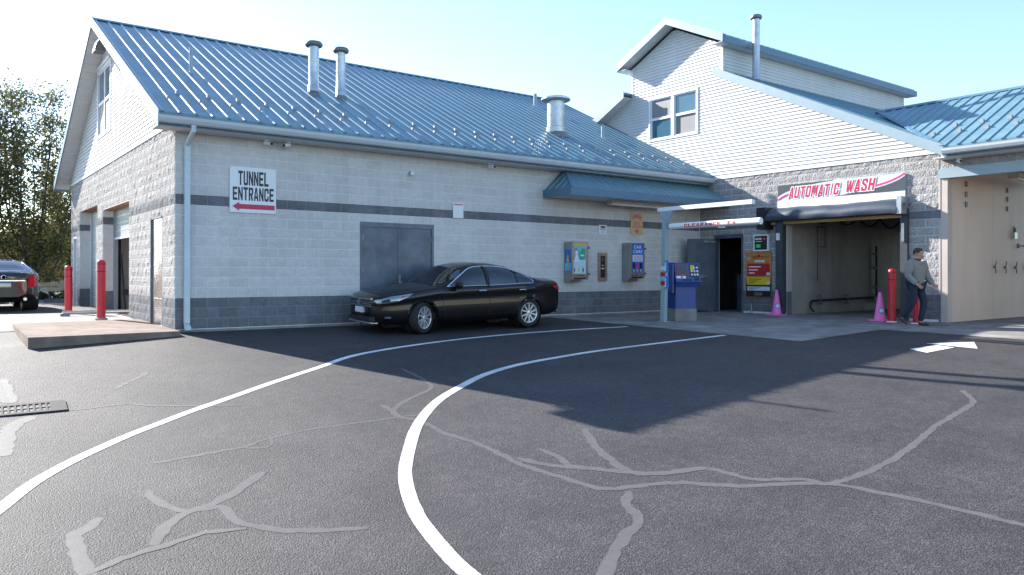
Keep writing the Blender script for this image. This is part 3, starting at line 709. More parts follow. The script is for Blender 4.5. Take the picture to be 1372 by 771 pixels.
# flues and vents
def flue(x, y, z, h, r, parent, cap=1.75, m='galv', flash=True):
    mb = MB(); mb.smooth = True; mb.lathe([(r*1.12, -.12), (r*1.12, .20), (r*1.02, .215), (r, .22), (r, h*.55), (r*1.03, h*.55), (r*1.03, h*.57), (r, h*.57), (r, h)], 18, (x, y, z))
    f = mb.build('flue', m, parent)
    mb = MB(); mb.smooth = True; mb.lathe([(r*.8, h), (r*cap*.9, h+.0), (r*cap, h+.03), (r*cap, h+.07), (r*cap*.85, h+.11), (r*.4, h+.14), (.005, h+.145)], 18, (x, y, z)); mb.build('cap', 'galv_dark' if cap < 2 and r < .2 else m, f)
    mb = MB(); mb.smooth = True; mb.lathe([(r*1.5, -.13), (r*1.35, .02), (r*1.12, .06)], 16, (x, y, z)); mb.build('flashing', 'galv_dark', f)
    return f
flue(3.83, 2.44, 5.56, 1.18, .125, tb); flue(4.53, 2.39, 5.54, 1.16, .115, tb)
flue(11.29, 1.95, 5.30, 1.0, .26, tb, cap=1.7)
for (x, y, z, h, r) in ((.97, 2.64, 5.64, .62, .045), (13.17, 5.3, 6.96, .45, .06), (13.44, 2.16, 5.41, .42, .06)):
    mb = MB(); mb.smooth = True; mb.lathe([(r*2.2, -.08), (r*1.5, .04), (r, .06), (r, h)], 12, (x, y, z)); mb.build('vent_pipe', 'trim_pale', tb)
# double steel door
dr = backing(FRONT, DD[0], DD[1], -.1, DD[3], [(DD[0]+.06, DD[1]-.06, -.1, DD[3]-.11)], -.12, .012, 'door_frame', 'door_steel', tb)
dm = (DD[0]+DD[1])/2
for k, (p, q) in enumerate(((DD[0]+.064, dm-.004), (dm+.004, DD[1]-.064))):
    d = panel(FRONT, p, q, -.03, DD[3]-.114, -.055, -.012, 'door_leaf', 'door_steel', tb)
    hx = p-.002 if k == 0 else q-.03
    for z in (.35, 1.1, 1.85): panel(FRONT, hx, hx+.032, z, z+.11, -.010, .004, 'hinge', 'galv_dark', d)
    if k == 1:
        panel(FRONT, dm+.02, dm+.07, .80, 1.06, -.010, .006, 'lock_plate', 'copper_steel', d)
        mb = MB(); mb.tube([FRONT.p(dm+.05, .90, 0), FRONT.p(dm+.05, .90, .06), FRONT.p(dm+.19, .90, .065)], .012, 8); mb.build('lever_handle', 'stainless', d)
    for (u_, v_) in ((.42, 1.45), (.45, 1.22)):
        mb = MB(); FRONT.cyl(mb, p+u_, v_, .018, -.0125, -.009, 10); mb.build('bolt_plate', 'door_steel', d)
# tunnel entrance: door panels, dark inside
en = MB(); GABLE.box(en, O1[0]+.012, O1[1], 2.05, 2.83, -.33, -.28); e1 = en.build('raised_roller_door', 'roller_door', tb)
for z in (2.24, 2.44, 2.63): panel(GABLE, O1[0]+.012, O1[1], z-.006, z+.006, -.279, -.273, 'panel_seam', 'galv', e1)
panel(GABLE, O1[0]+.012, O1[1], 2.02, 2.07, -.34, -.27, 'bottom_rail', 'trim_white', e1)
panel(GABLE, O1[0]+.012, O1[0]+.14, 0, 2.83, -.36, -.26, 'door_track', 'roller_door', tb)
e2 = panel(GABLE, O2[0]+.012, O2[1], -.05, 3.04, -.34, -.30, 'roller_door', 'roller_door', tb)
for k in range(1, 8): panel(GABLE, O2[0]+.012, O2[1], -.05+.42*k-.006, -.05+.42*k+.006, -.299, -.292, 'panel_seam', 'galv', e2)
panel(GABLE, O2[0]+.012, O2[0]+.16, 0, 3.04, -.40, -.29, 'door_track', 'trim_white', tb)
e3 = panel(GABLE, O3[0]+.05, O3[1]-.05, -.05, 2.20, -.14, -.09, 'side_door', 'dark_frame', tb)
mb = MB(); GABLE.cyl(mb, O3[1]-.12, 1.0, .03, -.09, -.02, 10); mb.build('door_knob', 'stainless', e3)
fm = MB(); GABLE.box(fm, O3[0], O3[0]+.05, -.05, 2.28, -.2, .02); GABLE.box(fm, O3[1]-.05, O3[1], -.05, 2.28, -.2, .02); GABLE.box(fm, O3[0]+.05, O3[1]-.05, 2.21, 2.28, -.2, .02); fm.build('side_door_frame', 'trim_white', tb)
s1 = panel(GABLE, SLIM[0]+.05, SLIM[1]-.03, .04, 2.23, -.06, -.012, 'slim_steel_door', 'stainless', tb)
fm = MB(); GABLE.box(fm, SLIM[0], SLIM[0]+.05, .03, 2.27, -.1, .03); GABLE.box(fm, SLIM[1]-.03, SLIM[1], .03, 2.27, -.1, .004); GABLE.box(fm, SLIM[0]+.05, SLIM[1]-.03, 2.235, 2.27, -.1, .02); fm.build('frame', 'door_steel', s1)
for z in (1.25, .55): panel(GABLE, SLIM[0]+.12, SLIM[1]-.10, z, z+.02, -.011, -.004, 'push_bar', 'stainless', s1)
iw = MB(); iw.box(.35, 15.3, 8.6, 8.7, -.05, 3.6); iw.box(.35, 15.3, 4.0, 4.1, -.05, 3.6); iw.box(.3, 15.3, 3.9, 8.8, 3.6, 3.7)
iw.build('tunnel_lining', 'interior_wall', tb)
fl_ = MB(); fl_.box(.0, 15.3, 4.1, 8.6, -.2, .035); fl_.build('tunnel_floor', 'apron_conc', tb)
cu = MB()
for k in range(9): cu.box(1.6+.03*(k % 2), 1.68+.03*(k % 2), 6.3+.24*k, 6.51+.24*k, .15, 2.6)
cu.box(.37, .56, 8.42, 8.52, .06, 2.7); cu.build('wash_curtain', 'black', tb)
ceil = MB(); ceil.box(.05, 15.4, .25, 13.5, 3.98, 4.02); ceil.build('ceiling', 'interior_wall', tb)

# ---- hipped canopy above the vending machines
cx0, cy, cz0, cz1 = 9.22, -1.12, 3.30, 3.96
cp = MB()
top0 = (9.95, -.002, cz1); top1 = (L-.02, -.002, cz1)
cp.add([(cx0, cy, cz0), (L-.02, cy, cz0), top1, top0, (cx0, -.002, cz0)], [(0,1,2,3), (4,0,3)])
cp.add([(cx0, cy, cz0-.03), (L-.02, cy, cz0-.03), (L-.02, -.002, cz1-.03), (9.95, -.002, cz1-.03), (cx0, -.002, cz0-.03)], [(3,2,1,0), (3,0,4)])
can = cp.build('canopy_roof', 'roof_blue', tb)
cs_ = (cz1-cz0)/1.118; cn = Vector((0, -cs_, 1)).normalized()
x = 9.35
while x < L-.1:
    f = min(1.0, max(0.05, (x-cx0)/.73)) ; yt = cy+1.118*f
    rib((x, cy-.01, cz0+.002), (x, yt, cz0+cs_*(yt-cy)+.002), (1,0,0), cn, .03, .022).build('canopy_rib', 'rib_blue', can); x += .3048/1.3
hn = Vector((-(cz1-cz0)/.73, 0, 1)).normalized()
for k in range(4):
    y = cy+.14+.25*k; f = 1-(y-cy)/1.118; rib((cx0-.005, y, cz0+.002), (cx0+.73*(y-cy)/1.118, y, cz0+(cz1-cz0)*(y-cy)/1.118+.002), (0,1,0), hn, .03, .022).build('canopy_rib', 'rib_blue', can)
mb = MB(); mb.tube([(cx0, cy, cz0+.01), (9.95, -.02, cz1+.01)], .035, 6); mb.build('hip_cap', 'fascia_blue', can)
mb = MB(); mb.box(cx0-.03, cx0, cy-.03, -.01, cz0-.19, cz0+.005); mb.box(cx0, L-.02, cy-.03, cy, cz0-.19, cz0+.005); mb.build('canopy_fascia', 'fascia_blue', can)
mb = MB(); mb.box(cx0+.002, L-.02, cy+.002, -.012, cz0-.17, cz0-.15); mb.build('canopy_soffit', 'soffit', can)
# ================================================================== automatic wash building
ab = thing('automatic_wash_building', 'tall white sided building with raised clerestory roof above the automatic wash bay', 'building')
OP = (3.09, 6.33, -0.3, 2.62)       # wash bay opening
PD = (0.56, 1.63, -0.3, 2.30)       # side doorway
aw = backing(AUTO, -9.0, 7.22, -0.5, WT, [OP, PD], -0.25, 0, 'block_wall', 'mortar', ab)
HOL = [OP, PD]
block_course_wall(AUTO, -math.pi/2, 0.0, 7.225, 20, HOL, aw, 0.016, ('block_rough_dimmed', 'block_dark'), lambda a, b: True, topz=WT)
for (b0, b1, m) in ((-.2, 3*C_, 'block_dark'), (3*C_, 12*C_, 'bay_edge'), (12*C_, 13*C_, 'block_dark'), (13*C_, 3.40, 'bay_edge')):
    mb = MB(); mb.box(L-.012, L+.245, -7.262, -7.222, b0+.003, b1-.003); mb.build('corner_facing', m, aw)
# sided wall with clerestory outline
RYA, MW = 1.03, 1.87                 # ridge line y and half width of the clerestory
PA = 0.489
def lowz(y): return 4.05+PA*(8.46-abs(y-RYA))      # lower roof underside level
def aspan(z):
    if z < 7.22:
        hw = 8.46-(z-4.05)/PA-0.05
    elif z < 8.14: hw = MW
    else: hw = MW-(z-8.14)/PA*1.0
    return (-(RYA+hw), -(RYA-hw)) if hw > 0 else (0, 0)
AWN = (-2.08, -0.11, 5.58, 6.92)
sh = MB()
out = [(-9.2, WT), (7.25, WT), (-(RYA-MW), 7.22), (-(RYA-MW), 8.14), (-RYA, 9.05), (-(RYA+MW), 8.14), (-(RYA+MW), 7.22)]
AUTO.poly(sh, out, -0.2, -0.06); sho = sh.build('sided_wall', 'siding', ab)
siding(AUTO, aspan, WT+.005, 9.02, 0.1016, sho, holes=[AWN])
panel(AUTO, .2, 7.24, WT-.03, WT+.004, .0, .03, 'starter_trim', 'trim_white', sho)
panel(AUTO, -(RYA-MW)-.01, -(RYA-MW)+.05, 7.25, 8.14, -.02, .03, 'corner_post', 'trim_white', sho)
panel(AUTO, -(RYA+MW)-.05, -(RYA+MW)+.03, 7.25, 8.14, -.02, .03, 'corner_post', 'trim_white', sho)
# window: two double-hung units
a0, a1, b0, b1 = AWN; wn = MB()
for (p, q, r_, s_) in ((a0-.06, a0, b0-.06, b1+.06), (a1, a1+.06, b0-.06, b1+.06), (a0, a1, b0-.06, b0), (a0, a1, b1, b1+.06)): AUTO.box(wn, p, q, r_, s_, -.02, .04)
am = (a0+a1)/2; AUTO.box(wn, am-.045, am+.045, b0, b1, -.02, .036)
wno = wn.build('window', 'trim_white', ab); mid = (b0+b1)/2+.01
for k, (c0, c1) in enumerate(((a0, am-.045), (am+.045, a1))):
    for (r0, r1, m, d) in ((b0, mid, 'window_glass' if k == 0 else 'window_screen', -.035), (mid, b1, 'window_screen' if k == 0 else 'window_glass', -.02)):
        panel(AUTO, c0+.045, c1-.045, r0+.04, r1-.04, d-.02, d, 'pane', m, wno)
    sm = MB(); AUTO.box(sm, c0, c0+.045, b0, b1, -.05, .012); AUTO.box(sm, c1-.045, c1, b0, b1, -.05, .012)
    for (p, q, e) in ((b0, b0+.04, .010), (b1-.04, b1, .012), (mid-.04, mid+.04, .008)): AUTO.box(sm, c0+.045, c1-.045, p, q, -.05, e)
    sm.build('sash', 'trim_white', wno)
# clerestory body, roofs
XE = 26.8
mon = MB(); mon.box(L+.0, XE, RYA-MW, RYA-MW+.12, 7.0, 8.20); mo = mon.build('clerestory_wall', 'siding', ab)
SIDE = Fr((0, RYA-MW, 0), (1,0,0), (0,0,1), (0,-1,0))
siding(SIDE, lambda z: (L+.05, XE), 7.15, 8.16, 0.1016, mo)
panel(SIDE, L-.01, L+.06, 7.2, 8.14, .0, .028, 'corner_trim', 'trim_white', mo)
mb = MB(); mb.box(XE-.1, XE, RYA-MW+.12, RYA+MW, 7.0, 8.2); mb.box(L, XE-.1, RYA+MW-.12, RYA+MW, 7.0, 8.2); mb.build('clerestory_rear', 'siding', ab)
OV = 0.42
def slope_pair(y_in, z_in, y_out, z_out, x0, x1, name, face, nrib=True):
    for s in (-1, 1):
        yi, yo = RYA+s*y_in, RYA+s*y_out
        mb = roof_slab(MB(), [(x0, yo, z_out), (x1, yo, z_out), (x1, yi, z_in), (x0, yi, z_in)], .06)
        ro = mb.build(name, 'roof_blue', ab)
        sl_ = (z_in-z_out)/(y_out-y_in); nn = Vector((0, s*sl_, 1)).normalized()
        x = x0+.12
        while x < x1:
            rib((x, yo+s*.015, z_out), (x, yi, z_in+.002), (1,0,0), nn).build('roof_rib', 'rib_blue', ro); x += .3048
        # rake board at the front, two-tone
        mb = MB(); yj = RYA if y_in < .1 else yi
        mb.hexa([(x0-.03, yo+s*.03, z_out-.22), (x0-.004, yo+s*.03, z_out-.22), (x0-.004, yj, z_in-.20), (x0-.03, yj, z_in-.20)], [(x0-.03, yo+s*.03, z_out+.04), (x0-.004, yo+s*.03, z_out+.04), (x0-.004, yj, z_in+.05), (x0-.03, yj, z_in+.05)])
        mb.build('rake_board', face, ro)
        mb = MB()
        mb.hexa([(x0-.003, yo, z_out-.19), (L, yo, z_out-.19), (L, yj, z_in-.18), (x0-.003, yj, z_in-.18)], [(x0-.003, yo, z_out-.175), (L, yo, z_out-.175), (L, yj, z_in-.165), (x0-.003, yj, z_in-.165)])
        mb.build('rake_soffit', 'soffit', ro)
        mb = MB(); mb.box(x0-.028, x1, min(yo, yo+s*.03), max(yo, yo+s*.03), z_out-.215, z_out-.01); mb.build('eave_fascia', 'fascia_blue', ro)
        mb = MB(); mb.box(x0, x1, min(yo, yo-s*.40), max(yo, yo-s*.40), z_out-.21, z_out-.195)
        if name == 'clerestory_roof': mb.build('eave_soffit', 'soffit', ro)
slope_pair(0.0, 9.33, 2.22, 8.27, L-OV, XE+.3, 'clerestory_roof', 'trim_pale')
slope_pair(MW+.02, 7.30, 8.52, 4.08, L-OV, 26.9, 'lower_roof', 'trim_pale')
mb = MB(); mb.smooth = False
for s in (-1, 1):
    mb.hexa([(L-OV-.02, RYA, 9.36), (XE+.3, RYA, 9.36), (XE+.3, RYA+s*.15, 9.36-.072), (L-OV-.02, RYA+s*.15, 9.36-.072)], [(L-OV-.02, RYA, 9.375), (XE+.3, RYA, 9.375), (XE+.3, RYA+s*.15, 9.375-.072), (L-OV-.02, RYA+s*.15, 9.375-.072)])
mb.build('ridge_cap', 'trim_pale', ab)
flue(16.48, -1.42, 7.0, 1.93, .11, ab, cap=1.6)
# wash bay inside
BI = 15.82
mb = MB(); mb.box(BI, 26.8, -3.02, -2.9, -.4, 3.9); wl = mb.build('bay_side_wall', 'bay_grey', ab)
mb = MB(); mb.box(BI, 26.8, -6.6, -6.48, -.4, 3.9); mb.build('bay_side_wall', 'bay_grey', ab)
mb = MB(); mb.box(BI-.2, 26.8, -7.2, -2.4, 3.9, 4.0); mb.build('bay_ceiling', 'bay_grey', ab)
mb = MB(); mb.box(BI, 26.8, -2.9, 9.0, 3.95, 4.02); mb.box(26.7, 26.8, -2.9, 9.2, -.4, 3.95); mb.build('rear_wall', 'block_lifted', ab)
mb = MB(); mb.box(26.7, 26.8, -3.8, -3.02, -.4, 3.9); mb.box(26.7, 26.8, -6.48, -5.7, -.4, 3.9); mb.box(26.7, 26.8, -5.7, -3.8, 2.6, 3.9); mb.build('bay_end_wall', 'bay_grey', ab)
for k in range(7): mb = MB(); mb.box(16.6+1.22*k, 16.615+1.22*k, -3.023, -3.018, 0, 3.9); mb.build('panel_joint', 'bay_edge', wl)
mb = MB(); mb.box(BI-.24, BI, -3.092, -3.03, -.1, 2.62); mb.build('bay_jamb', 'bay_edge', ab)
mb = MB(); mb.box(BI-.24, BI, -3.10, -3.0, 2.62, 2.66)
jd = MB(); jd.box(BI-.237, BI-.02, -3.10, -3.093, -.1, .60); jd.build('jamb_skirting', 'block_dark', ab)
# doorway beside the bay: dark room behind
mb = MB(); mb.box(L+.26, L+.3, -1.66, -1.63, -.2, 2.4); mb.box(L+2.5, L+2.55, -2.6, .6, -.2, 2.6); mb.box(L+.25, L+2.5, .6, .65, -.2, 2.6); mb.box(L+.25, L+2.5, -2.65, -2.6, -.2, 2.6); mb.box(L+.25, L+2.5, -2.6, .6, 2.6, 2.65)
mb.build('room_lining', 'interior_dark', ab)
mb = MB(); mb.box(L+1.2, L+1.9, -1.3, -.5, -.2, 1.1); mb.box(L+1.3, L+1.7, -1.5, -1.0, 1.1, 1.3); mb.build('equipment_cabinet', 'door_steel', ab)
fm = MB(); AUTO.box(fm, PD[0], PD[0]+.06, -.1, PD[3], -.15, .02); AUTO.box(fm, PD[1]-.06, PD[1], -.1, PD[3], -.15, .02); AUTO.box(fm, PD[0]+.06, PD[1]-.06, PD[3]-.12, PD[3], -.15, .02)
pdf = fm.build('doorway_frame', 'door_steel', ab)
# open door leaf, swung out towards the lot
DL = Fr((L-.03, -.60, 0), (-.97, .24, 0), (0,0,1), (-.24, -.97, 0))
od = panel(DL, 0, 1.02, -.02, 2.16, 0, .045, 'open_door', 'door_steel', ab)
mb = MB(); DL.box(mb, .3, .95, .98, 1.04, .047, .10); mb.build('push_bar', 'stainless', od)
mb = MB(); DL.box(mb, .05, .45, 2.06, 2.11, .047, .09); mb.build('door_closer', 'galv', od)
# dark steel guide frame round the bay opening
gf = MB(); AUTO.box(gf, 6.34, 6.52, -.25, 2.72, .02, .11); gfo = gf.build('door_guide', 'dark_frame', ab)
gf = MB(); AUTO.box(gf, 2.86, 3.08, -.25, 2.62, .02, .20); gf.build('door_guide', 'dark_frame', ab)
mb = MB(); AUTO.box(mb, 6.40, 6.47, 1.9, 2.35, .11, .17); mb.build('sensor_box', 'stainless', ab)
mb = MB(); AUTO.box(mb, 2.92, 3.0, 2.05, 2.25, .20, .26); mb.build('sensor_box', 'white_plain', ab)
mb = MB(); AUTO.box(mb, 3.09, 6.34, 2.56, 2.64, -.10, .10); mb.build('door_header', 'wood', ab)

# ================================================================== self-service bay
sb = thing('self_service_bay', 'open wash bay with beige panelled wall and blue metal roof, far right', 'building')
SBX = L-.004
SZ0, SX0, SXR = 4.09, L-.45, 18.98
SP = (5.98-SZ0)/(SXR-SX0)
YV = -7.49
mb = roof_slab(MB(), [(SX0, YV-.02, SZ0), (SX0, -20, SZ0), (SXR, -20, 5.98), (SXR, -3.9, 5.98)], .06)
roof_slab(mb, [(SXR+.002, -3.9, 5.98), (SXR+.002, -20, 5.98), (22.8, -20, SZ0), (22.8, YV-.02, SZ0)], .06)
sro = mb.build('roof', 'roof_blue', sb); sn = Vector((-SP, 0, 1)).normalized()
y = -4.2
while y > -14:
    xs = max(SX0-.015, SX0+(y-YV)*(SXR-SX0)/(-3.9-YV))
    rib((xs, y, SZ0+SP*(xs-SX0)+.002), (SXR, y, 5.982), (0,1,0), sn).build('roof_rib', 'rib_blue', sro); y -= .3048
mb = MB()
for s in (-1, 1): mb.hexa([(SXR, -3.8, 6.01), (SXR, -20, 6.01), (SXR+s*.15, -20, 5.93), (SXR+s*.15, -3.8, 5.93)], [(SXR, -3.8, 6.025), (SXR, -20, 6.025), (SXR+s*.15, -20, 5.945), (SXR+s*.15, -3.8, 5.945)])
mb.build('ridge_cap', 'fascia_blue', sro)
mb = MB(); mb.hexa([(SX0, YV-.06, SZ0+.004), (SX0, YV+.06, SZ0+.004), (SXR, -3.85, 5.99), (SXR, -3.97, 5.99)], [(SX0, YV-.06, SZ0+.02), (SX0, YV+.06, SZ0+.02), (SXR, -3.85, 6.005), (SXR, -3.97, 6.005)]); mb.build('valley_flashing', 'fascia_blue', sro)
for row, xx in enumerate((SX0+.85, SX0+1.35)):
    for k in range(9):
        y = -6.9-.61*k-(.3 if row else 0); z = SZ0+SP*(xx-SX0); mb = MB(); mb.box(xx-.04, xx+.04, y-.05, y+.05, z-.01, z+.08); mb.build('snow_guard', 'snow_guard', sro)
AU2 = Fr((SBX,0,0), (0,-1,0), (0,0,1), (-1,0,0))
gt = MB(); gt.add([(SX0-d+.5, -7.53, SZ0+h) for d, h in prof]+[(SX0-d+.5, -20, SZ0+h) for d, h in prof], [tuple(range(nP)), tuple(range(2*nP-1, nP-1, -1))]+[(i, (i+1) % nP, nP+(i+1) % nP, nP+i) for i in range(nP)]); gt.build('gutter', 'gutter', sb)
mb = MB(); mb.box(SX0+.002, SX0+.03, -20, -7.53, SZ0-.26, SZ0-.07); mb.build('eave_fascia', 'fascia_blue', sb)
mb = MB(); mb.box(SX0+.03, L, -20, -7.27, SZ0-.27, SZ0-.25); mb.build('eave_soffit', 'soffit', sb)
hw_ = backing(AU2, 7.265, 20, 3.62, 4.0, [], -.2, 0, 'header_wall', 'mortar', sb)
lib = [block_mesh('block', '', B_-.010, .18, .014).mesh('block', 'block_rough_dimmed') for _ in range(5)]
for r in range(2):
    a = 7.27+(.2 if r else 0)
    while a < 13:
        o = link('block', random.choice(lib), hw_, AU2.p(a+B_/2, 3.72+.19*r, 0)); o.rotation_euler = (0, 0, -math.pi/2); a += B_
panel(AU2, 7.235, 20, 3.385, 3.618, -.2, .035, 'header_beam', 'trim_pale', sb)
mb = MB(); mb.box(L+.246, 22.6, -7.42, -7.30, -.4, 4.3); bw = mb.build('bay_wall', 'bay_beige', sb)
mb = MB(); mb.box(L-.004, L+.245, -7.42, -7.265, -.4, 3.38); mb.build('wall_end', 'bay_edge', sb)
for k in range(5): mb = MB(); mb.box(16.85+1.22*k, 16.862+1.22*k, -7.4215, -7.418, 0, 4.2); mb.build('panel_joint', 'bay_beige', bw)
mb = MB(); mb.box(L, 22.6, -20, -7.42, 3.98, 4.02); mb.build('ceiling', 'bay_beige', sb)
mb = MB(); mb.box(L, 22.6, -12.3, -12.1, -.4, 4.0); mb.build('divider_wall', 'bay_beige', sb)
BW = Fr((0, -7.42, 0), (1,0,0), (0,0,1), (0,-1,0))
for x in (18.16, 18.8, 19.47, 20.12):
    t = thing('mat_clip', '', 'clip', (x, -7.42, 1.28))
    fr = Fr((0,0,0), (1,0,0), (0,0,1), (0,-1,0))
    panel(fr, -.035, .035, -.03, .03, .001, .02, 'base_plate', 'galv_dark', t)
    mb = MB(); mb.tube([(.012, -.02, .02), (0.014, -.045, .08), (.010, -.05, .15)], .013, 6); mb.tube([(-.012, -.02, .0), (-.012, -.05, -.07), (-.008, -.045, -.16)], .014, 6); mb.box(-.03, .03, -.05, -.02, -.02, .02); mb.build('jaw', 'galv_dark', t)
    i = (18.16, 18.8, 19.47, 20.12).index(x)
    tag(t, ['leftmost of the four floor mat clips on the beige bay wall', 'second from left of the mat clips on the beige bay wall', 'third from left of the mat clips on the beige bay wall', 'rightmost mat clip on the beige bay wall, nearest the frame edge'][i], group='floor mat clips')
for i, (x, zs) in enumerate(((16.54, (3.30, 3.05, 2.80)), (19.0, (3.31, 3.07, 2.82)))):
    for j, z in enumerate(zs):
        t = MB(); BW.box(t, x-.045, x+.045, z-.06, z+.06, .002, .03); BW.box(t, x-.06, x+.06, z+.06, z+.075, .002, .02)
        o = t.build('wall_bracket', 'galv_dark'); o['category'] = 'bracket'; o['group'] = 'brackets on the bay wall'
        o['label'] = ['top', 'middle', 'bottom'][j]+' small dark bracket of the '+['left', 'right'][i]+' column on the beige bay wall'
t = thing('bay_lamp', 'grey strip lamp under the ceiling of the open bay', 'lamp', (19.2, -8.0, 3.5))
mb = MB(); mb.box(-1.4, 1.4, -.12, .12, .0, .12); mb.build('housing', 'bay_edge', t); mb = MB(); mb.box(-1.35, 1.35, -.09, .09, -.04, 0); mb.build('diffuser', 'white_plain', t)
mb = MB(); mb.box(-1.2, -1.15, -.03, .03, .12, .475); mb.box(1.15, 1.2, -.03, .03, .12, .475); mb.build('hanger', 'galv_dark', t)
t = thing('wash_hose', 'black hose hanging in the open bay beside the mat clips', 'hose', (20.1, -7.9, 0))
mb = MB(); mb.tube(catmull([(.35, 0, 3.5), (.2, .1, 2.6), (-.05, .2, 1.9), (.02, .2, 1.3), (.3, .1, .6), (.6, 0, .3), (1.0, 0, .5)], .1), .018, 6); mb.build('hose', 'rubber', t)
mb = MB(); mb.tube([(-.42, .46, 1.86), (.0, .2, 1.86)], .02, 6); mb.box(-.46, -.40, .44, .478, 1.80, 1.92); mb.build('wall_arm', 'galv_dark', t)
t = thing('bay_control_box', 'small grey control box with pipes on the beige bay wall', 'box', (19.35, -7.42, 2.15))
fr = Fr((0,0,0), (1,0,0), (0,0,1), (0,-1,0))
panel(fr, -.09, .09, -.11, .06, .002, .08, 'box', 'galv', t); mb = MB(); mb.tube([(-.05, -.04, .06), (-.05, -.04, .22)], .018, 6); mb.tube([(.05, -.04, .06), (.05, -.04, .18)], .018, 6); mb.build('pipe', 'galv_dark', t)

# ---- wash gear in the automatic bay
t = thing('rinse_pipe', 'dark pipe along the floor of the automatic bay with upright riser', 'pipe', (16.7, -3.05, 0))
mb = MB(); mb.tube([(-.1, -.25, .0), (-.15, -.16, .12), (0, -.08, .25), (.15, -.05, .32), (3.7, -.05, .36), (3.75, -.05, .42), (3.75, -.05, 2.0)], .03, 8); mb.build('pipe', 'rubber', t)
for x in (.5, 2.0, 3.6): mb = MB(); mb.box(x-.02, x+.02, -.09, .03, .2, .5); mb.build('bracket', 'galv_dark', t)
for z in (.7, 1.3, 1.75): mb = MB(); mb.box(3.68, 3.82, -.09, .03, z-.03, z+.03); mb.build('bracket', 'galv_dark', t)
t = thing('bay_hatch', 'square framed hatch with a hanging wire on the automatic bay wall', 'hatch', (17.4, -3.02, 2.2))
fr = Fr((0,0,0), (1,0,0), (0,0,1), (0,-1,0))
mb = MB()
for q in ((-.22, .22, .28, .31), (-.22, .22, -.31, -.28), (-.22, -.19, -.28, .28), (.19, .22, -.28, .28)): fr.box(mb, *q, .002, .03)
mb.build('frame', 'door_steel', t); panel(fr, -.19, .19, -.28, .28, .002, .012, 'cover', 'bay_grey', t)
mb = MB(); mb.tube([(-.2, -.02, -.3), (-.2, -.02, -1.3)], .008, 5); mb.build('wire', 'rubber', t)
t = thing('overhead_hose', 'dark looped hose hanging under the automatic bay ceiling', 'hose', (18.5, -3.4, 0))
mb = MB(); P = []
for k in range(49):
    u = k/48; P.append((-2.3+5.2*u, 0, 2.83-.26*abs(math.sin(u*math.pi*4))))
mb.tube(P, .025, 6); mb.build('hose', 'rubber', t)
mb = MB(); mb.box(-2.4, 3.0, -.03, .03, 2.85, 2.90); mb.build('rail', 'galv_dark', t)
# ================================================================== signs and wall fittings
def local(fr): return Fr((0,0,0), fr.u, fr.v, fr.n)
WALL = 0.020       # face of the blocks in front of the mortar plane
# TUNNEL ENTRANCE
t = thing('entrance_sign', 'white TUNNEL ENTRANCE sign with a red arrow pointing left', 'sign', (1.03, -WALL, 2.33)); F = local(FRONT)
sp = panel(F, 0, .95, 0, .93, .001, .018, 'panel', 'sign_white', t)
block_text(F, 'TUNNEL', .17, .79, .56, .85, .0205, 'sign_black', t); block_text(F, 'ENTRANCE', .06, .90, .25, .52, .0205, 'sign_black', t)
mb = MB(); F.poly(mb, [(.05, .125), (.19, .215), (.19, .175), (.92, .175), (.92, .075), (.19, .075), (.19, .035)], .018, .021); mb.build('arrow', 'crimson', t)
for (a, b) in ((.03, .03), (.92, .03), (.03, .90), (.92, .90)): mb = MB(); F.cyl(mb, a, b, .012, .018, .024, 8); mb.build('screw', 'galv', t)
# paper notice
t = thing('paper_notice', 'blank white notice over the grey band beside the steel doors', 'notice', (6.36, -WALL, 2.45))
panel(F, 0, .30, 0, .37, .001, .010, 'sheet', 'white_plain', t); panel(F, .02, .28, .315, .345, .0102, .012, 'header_print', 'pink_print', t)
# cameras under the eave
def camera_unit(x, y, z, label, rz, grp):
    t = thing('security_camera', label, 'camera', (x, y, z), rz, grp)
    mb = MB(); mb.smooth = True; mb.lathe([(.05, 0), (.05, -.03), (.02, -.04)], 12); mb.build('mount', 'white_plain', t)
    mb = MB(); mb.smooth = True; mb.tube([(0, .05, -.07), (0, -.14, -.10)], .04, 10); mb.build('housing', 'white_plain', t)
    mb = MB(); mb.smooth = True; mb.tube([(0, -.139, -.10), (0, -.15, -.1015)], .032, 10); mb.build('lens', 'black', t)
SOF = EZ-.261
camera_unit(1.72, -.20, SOF, 'small camera under the eave above the entrance sign, left of the pair', .4, 'eave cameras')
camera_unit(2.18, -.20, SOF, 'small camera under the eave above the entrance sign, right of the pair', -1.0, 'eave cameras')
camera_unit(7.35, -.20, SOF, 'lone small camera under the eave above the white notice', .2, 'eave cameras')
camera_unit(L-.2, -7.75, SZ0-.271, 'small camera under the right building eave beside the sided wall corner', -.8, 'eave cameras')
t = thing('gable_camera', 'small camera at the gable corner below the white siding', 'camera', (-.03, .25, 3.92))
mb = MB(); mb.tube([(0.0, 0, 0), (-.08, 0, 0)], .02, 6); mb.build('mount', 'white_plain', t); mb = MB(); mb.smooth = True; mb.tube([(-.08, .10, .03), (-.10, -.12, -.04)], .035, 8); mb.build('housing', 'galv_dark', t)
t = thing('wall_spotlight', 'small round wall light above the steel double doors', 'lamp', (5.2, -WALL, 3.45))
mb = MB(); F.cyl(mb, 0, 0, .05, 0, .03); mb.build('mount', 'galv', t); mb = MB(); mb.smooth = True; mb.lathe([(.02, 0), (.055, -.05), (.05, -.10)], 12, (0, -.06, .04)); mb.build('head', 'white_plain', t)
t = thing('gable_floodlight', 'boxy grey floodlight under the peak of the white gable', 'lamp', (-.28, 6.6, 6.98))
